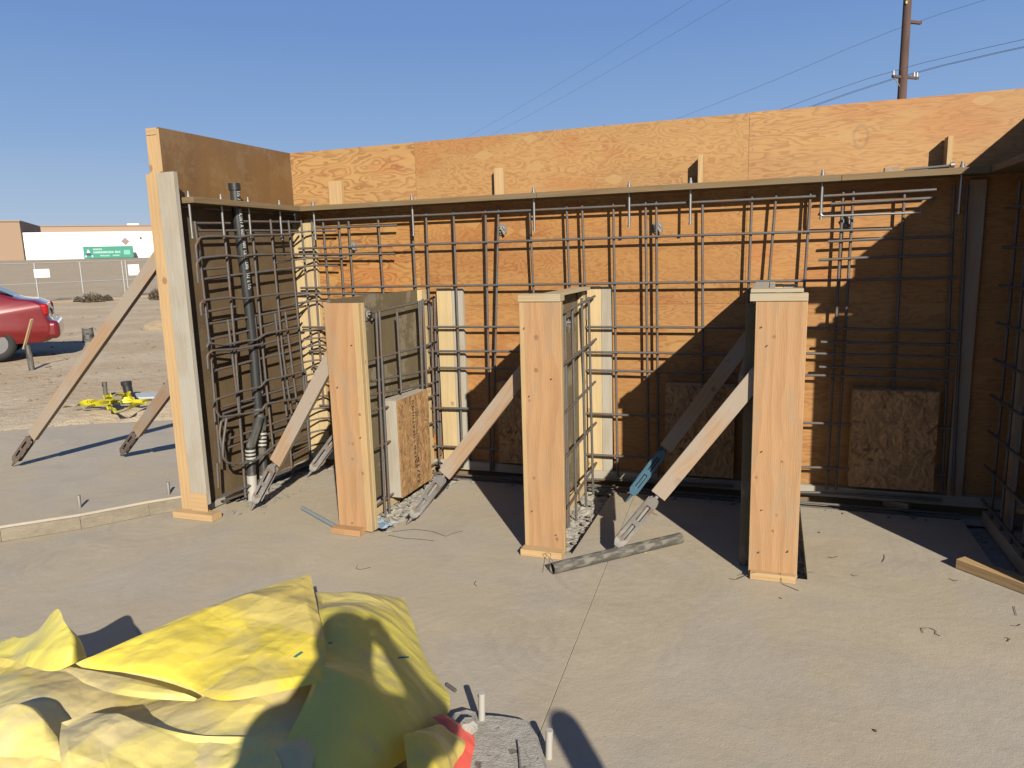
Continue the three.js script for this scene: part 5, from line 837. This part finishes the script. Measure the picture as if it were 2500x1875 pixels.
// ---------------------------------------------------------------- out of frame: the photographer and two posts whose shadows fall on the slab
{
  const yaw = .3434, f = V(-Math.sin(yaw), 0, -Math.cos(yaw)), r = V(Math.cos(yaw), 0, -Math.sin(yaw));
  const J = (right, y, back) => V(CAM.x, y + (y > .9 ? .03 : 0), CAM.z).addScaledVector(r, right + .07).addScaledVector(f, -back);
  const head = J(.0, 1.705, .20), neck = J(-.01, 1.555, .26), chest = J(-.02, 1.40, .29), waist = J(-.11, 1.08, .28), hip = J(-.14, .95, .28);
  const shR = J(.165, 1.475, .27), shL = J(-.21, 1.475, .27), elR = J(.275, 1.36, .085), elL = J(-.34, 1.25, .10), wrR = J(.135, 1.625, .07), wrL = J(-.10, 1.60, .075);
  const hpR = J(-.05, .93, .28), hpL = J(-.235, .93, .28), knR = J(-.04, .52, .25), knL = J(-.26, .52, .28), anR = J(-.03, .1, .30), anL = J(-.27, .1, .34), toR = J(-.02, .045, .12), toL = J(-.29, .045, .16);
  const bones = [[head.clone().add(V(0, .03, 0)), head.clone().add(V(0, -.05, 0)), .098, .08, 0], [head, neck, .06, .058, 0], [neck, chest, .075, .14, 1], [chest.clone().addScaledVector(r, -.09), chest.clone().addScaledVector(r, .09), .135, .135, 1], [chest, waist, .15, .14, 1], [waist.clone().addScaledVector(r, -.06), waist.clone().addScaledVector(r, .06), .13, .13, 1], [waist, hip, .14, .14, 2], [shR, neck, .075, .06, 1], [shL, neck, .075, .06, 1], [shR, elR, .066, .052, 1], [shL, elL, .066, .052, 1], [elR, wrR, .050, .034, 1], [elL, wrL, .050, .034, 1], [hpR, knR, .092, .066, 2], [hpL, knL, .092, .066, 2], [knR, anR, .064, .048, 2], [knL, anL, .064, .048, 2], [anR, toR, .052, .042, 3], [anL, toL, .052, .042, 3], [hpL, hpR, .11, .11, 2]];
  const tone = [[.45, .27, .19], [.09, .12, .17], [.045, .055, .085], [.06, .045, .035]];
  function skin(bs, c, half, res, k) {
    const mc = new MarchingCubes(res, new THREE.MeshBasicMaterial(), false, false, 200000); mc.isolation = 0; const d = V(0, 0, 0), fld = mc.field, p = V(0, 0, 0), ab = bs.map(b => b[1].clone().sub(b[0]));
    const dd = (p) => { let s = 0, m = 1e9; const e = []; for (let i = 0; i < bs.length; i++) { const b = bs[i], t = clamp(d.copy(p).sub(b[0]).dot(ab[i]) / ab[i].lengthSq()), q = d.copy(p).sub(b[0]).addScaledVector(ab[i], -t).length() - lerp(b[2], b[3], t); e.push(q); if (q < m) m = q; } if (m > .1) return m; for (const q of e) s += Math.exp(-(q - m) * k); return m - Math.log(s) / k; };
    const h2 = res / 2; for (let z = 0; z < res; z++) for (let y = 0; y < res; y++) for (let x = 0; x < res; x++) { p.set(c.x + (x - h2) / h2 * half, c.y + (y - h2) / h2 * half, c.z + (z - h2) / h2 * half); fld[z * res * res + y * res + x] = -dd(p); }
    mc.update(); const n = mc.count, g = new THREE.BufferGeometry(), P = mc.positionArray.slice(0, n * 3), N = mc.normalArray.slice(0, n * 3), C = new Float32Array(n * 3);
    for (let i = 0; i < n; i++) {
      P[3 * i] = P[3 * i] * half + c.x; P[3 * i + 1] = P[3 * i + 1] * half + c.y; P[3 * i + 2] = P[3 * i + 2] * half + c.z; p.set(P[3 * i], P[3 * i + 1], P[3 * i + 2]);
      let m = 1e9, w = 0; bs.forEach((b, j) => { const t = clamp(d.copy(p).sub(b[0]).dot(ab[j]) / ab[j].lengthSq()), q = d.copy(p).sub(b[0]).addScaledVector(ab[j], -t).length() - lerp(b[2], b[3], t); if (q < m) { m = q; w = b[4]; } });
      C.set(tone[w], 3 * i);
    }
    g.setAttribute('position', new THREE.BufferAttribute(P, 3)); g.setAttribute('normal', new THREE.BufferAttribute(N, 3)); g.setAttribute('color', new THREE.BufferAttribute(C, 3)); return g;
  }
  const hand = (wr, to, s) => {                                   // palm, four fingers and a thumb closing on the camera body
    const u = to.clone().sub(wr).normalize(), across = f.clone().negate(), out = [];
    const palm = wr.clone().addScaledVector(u, .055); out.push([wr, palm, .026, .03, 0]);
    for (let k = 0; k < 4; k++) { const a = palm.clone().addScaledVector(u, .02).addScaledVector(across, -.012 + .019 * k - .018), b = a.clone().addScaledVector(u, .034 - .004 * Math.abs(k - 1.4)), c = b.clone().addScaledVector(r, -s * .026).addScaledVector(u, .012), e = c.clone().addScaledVector(r, -s * .02).addScaledVector(u, -.012); out.push([palm, a, .018, .0105, 0], [a, b, .0105, .0095, 0], [b, c, .0095, .009, 0], [c, e, .009, .0078, 0]); }
    const th = wr.clone().addScaledVector(u, .03).addScaledVector(r, -s * .025), th2 = th.clone().addScaledVector(u, .03).addScaledVector(r, -s * .022); out.push([wr.clone().addScaledVector(u, .02), th, .02, .013, 0], [th, th2, .0125, .0095, 0]);
    return out;
  };
  const hc = head, fw = f, feat = [[hc.clone().add(V(0, .035, 0)), hc.clone().add(V(0, .0, 0)).addScaledVector(fw, .02), .098, .088, 0], [hc, hc.clone().add(V(0, -.075, 0)).addScaledVector(fw, .045), .08, .045, 0], [hc.clone().add(V(0, .0, 0)).addScaledVector(fw, .085), hc.clone().add(V(0, -.035, 0)).addScaledVector(fw, .112), .008, .014, 0], [hc.clone().add(V(0, -.065, 0)).addScaledVector(fw, .078).addScaledVector(r, -.018), hc.clone().add(V(0, -.065, 0)).addScaledVector(fw, .078).addScaledVector(r, .018), .011, .011, 0], [hc.clone().add(V(0, .018, 0)).addScaledVector(fw, .088).addScaledVector(r, -.05), hc.clone().add(V(0, .022, 0)).addScaledVector(fw, .094).addScaledVector(r, .05), .011, .011, 0], [hc.clone().add(V(0, .02, 0)).addScaledVector(r, .088), hc.clone().add(V(0, -.03, 0)).addScaledVector(r, .086), .016, .011, 0], [hc.clone().add(V(0, .02, 0)).addScaledVector(r, -.088), hc.clone().add(V(0, -.03, 0)).addScaledVector(r, -.086), .016, .011, 0], [hc.clone().add(V(0, -.05, 0)), neck, .058, .056, 0]];
  const cR = J(.07, 1.715, .055), cL = J(-.06, 1.70, .06);
  const body = skin(bones, V((head.x + hip.x) / 2, .90, (head.z + hip.z) / 2), .98, 104, 42), hd = skin(feat, hc.clone().add(V(0, -.03, 0)), .2, 72, 130), hR = skin(hand(wrR, cR.clone().add(V(.0, .06, 0)), 1), wrR.clone().add(V(-.0, .07, 0)), .17, 80, 200), hL = skin(hand(wrL, cL.clone().add(V(0, .05, 0)), -1), wrL.clone().add(V(0, .06, 0)), .17, 80, 200);
  const t = thing('person', 'person in dark work jacket and trousers holding up a compact camera', 'person');
  part('body', mergeGeometries([body, hd, hR, hL]), new THREE.MeshStandardMaterial({ vertexColors: true, roughness: .8 }), t);
  const hair = new THREE.SphereGeometry(.106, 24, 14, 0, 6.283, 0, 1.5); { const p = hair.attributes.position; for (let i = 0; i < p.count; i++) { const n = 1 + .05 * (vn(p.getX(i) * 60, p.getZ(i) * 60, 5) - .5); p.setXYZ(i, p.getX(i) * n, p.getY(i) * n * 1.02, p.getZ(i) * n); } hair.rotateX(.35); hair.rotateY(yaw); hair.translate(hc.x, hc.y + .035, hc.z); hair.computeVertexNormals(); } part('hair', hair, mat([.035, .025, .018], .9), t);
  for (const s of [-1, 1]) { const e = new THREE.SphereGeometry(.0115, 12, 8), p = hc.clone().addScaledVector(fw, .086).addScaledVector(r, s * .032); e.translate(p.x, p.y, p.z); part('eye', e, mat([.5, .48, .45], .3), t); }
  const cam = thing('compact_camera', 'small black compact camera held up in both hands', 'camera'), cg = new RoundedBoxGeometry(.10, .06, .024, 2, .006); cg.rotateY(yaw); const cp = J(.01, 1.71, .05); cg.translate(cp.x, cp.y, cp.z); part('body', cg, M.black, cam);
  const lz = new THREE.CylinderGeometry(.022, .024, .018, 20); lz.rotateX(1.571); lz.rotateY(yaw); const lp = J(.01, 1.705, .03); lz.translate(lp.x, lp.y, lp.z); part('lens_ring', lz, M.zinc, cam);
}
function post(u, v, L, rad, label) {                               // post whose shadow ends at the pixel; its foot lies L metres toward the sun
  const S = U(u, v, 'y', 0), x = S.x + L * Math.sin(SUN_AZ), z = S.z + L * Math.cos(SUN_AZ), h = L * Math.tan(SUN_EL);
  const t = thing('steel_post', label, 'post'); const g = new THREE.CylinderGeometry(rad, rad, h - rad, 20); g.translate(x, (h - rad) / 2, z); part('pipe', g, M.steel, t);
  const c = new THREE.SphereGeometry(rad * 1.12, 20, 10); c.scale(1, 1.0, 1); c.translate(x, h - rad, z); part('cap', c, M.rustSteel, t); const k = new THREE.CylinderGeometry(rad * 1.12, rad * 1.12, .12, 20); k.translate(x, h - rad - .06, z); part('collar', k, M.rustSteel, t);
  const b = new THREE.CylinderGeometry(.13, .13, .012, 20); b.translate(x, .007, z); part('base_plate', b, M.steel, t);
}
post(1375, 1712, 2.75, .05, 'upright steel post with a domed cap, right of the photographer');
post(1702, 1862, 2.75, .052, 'steel post with a domed cap, behind and right of the photographer');

renderer.render(scene, camera);
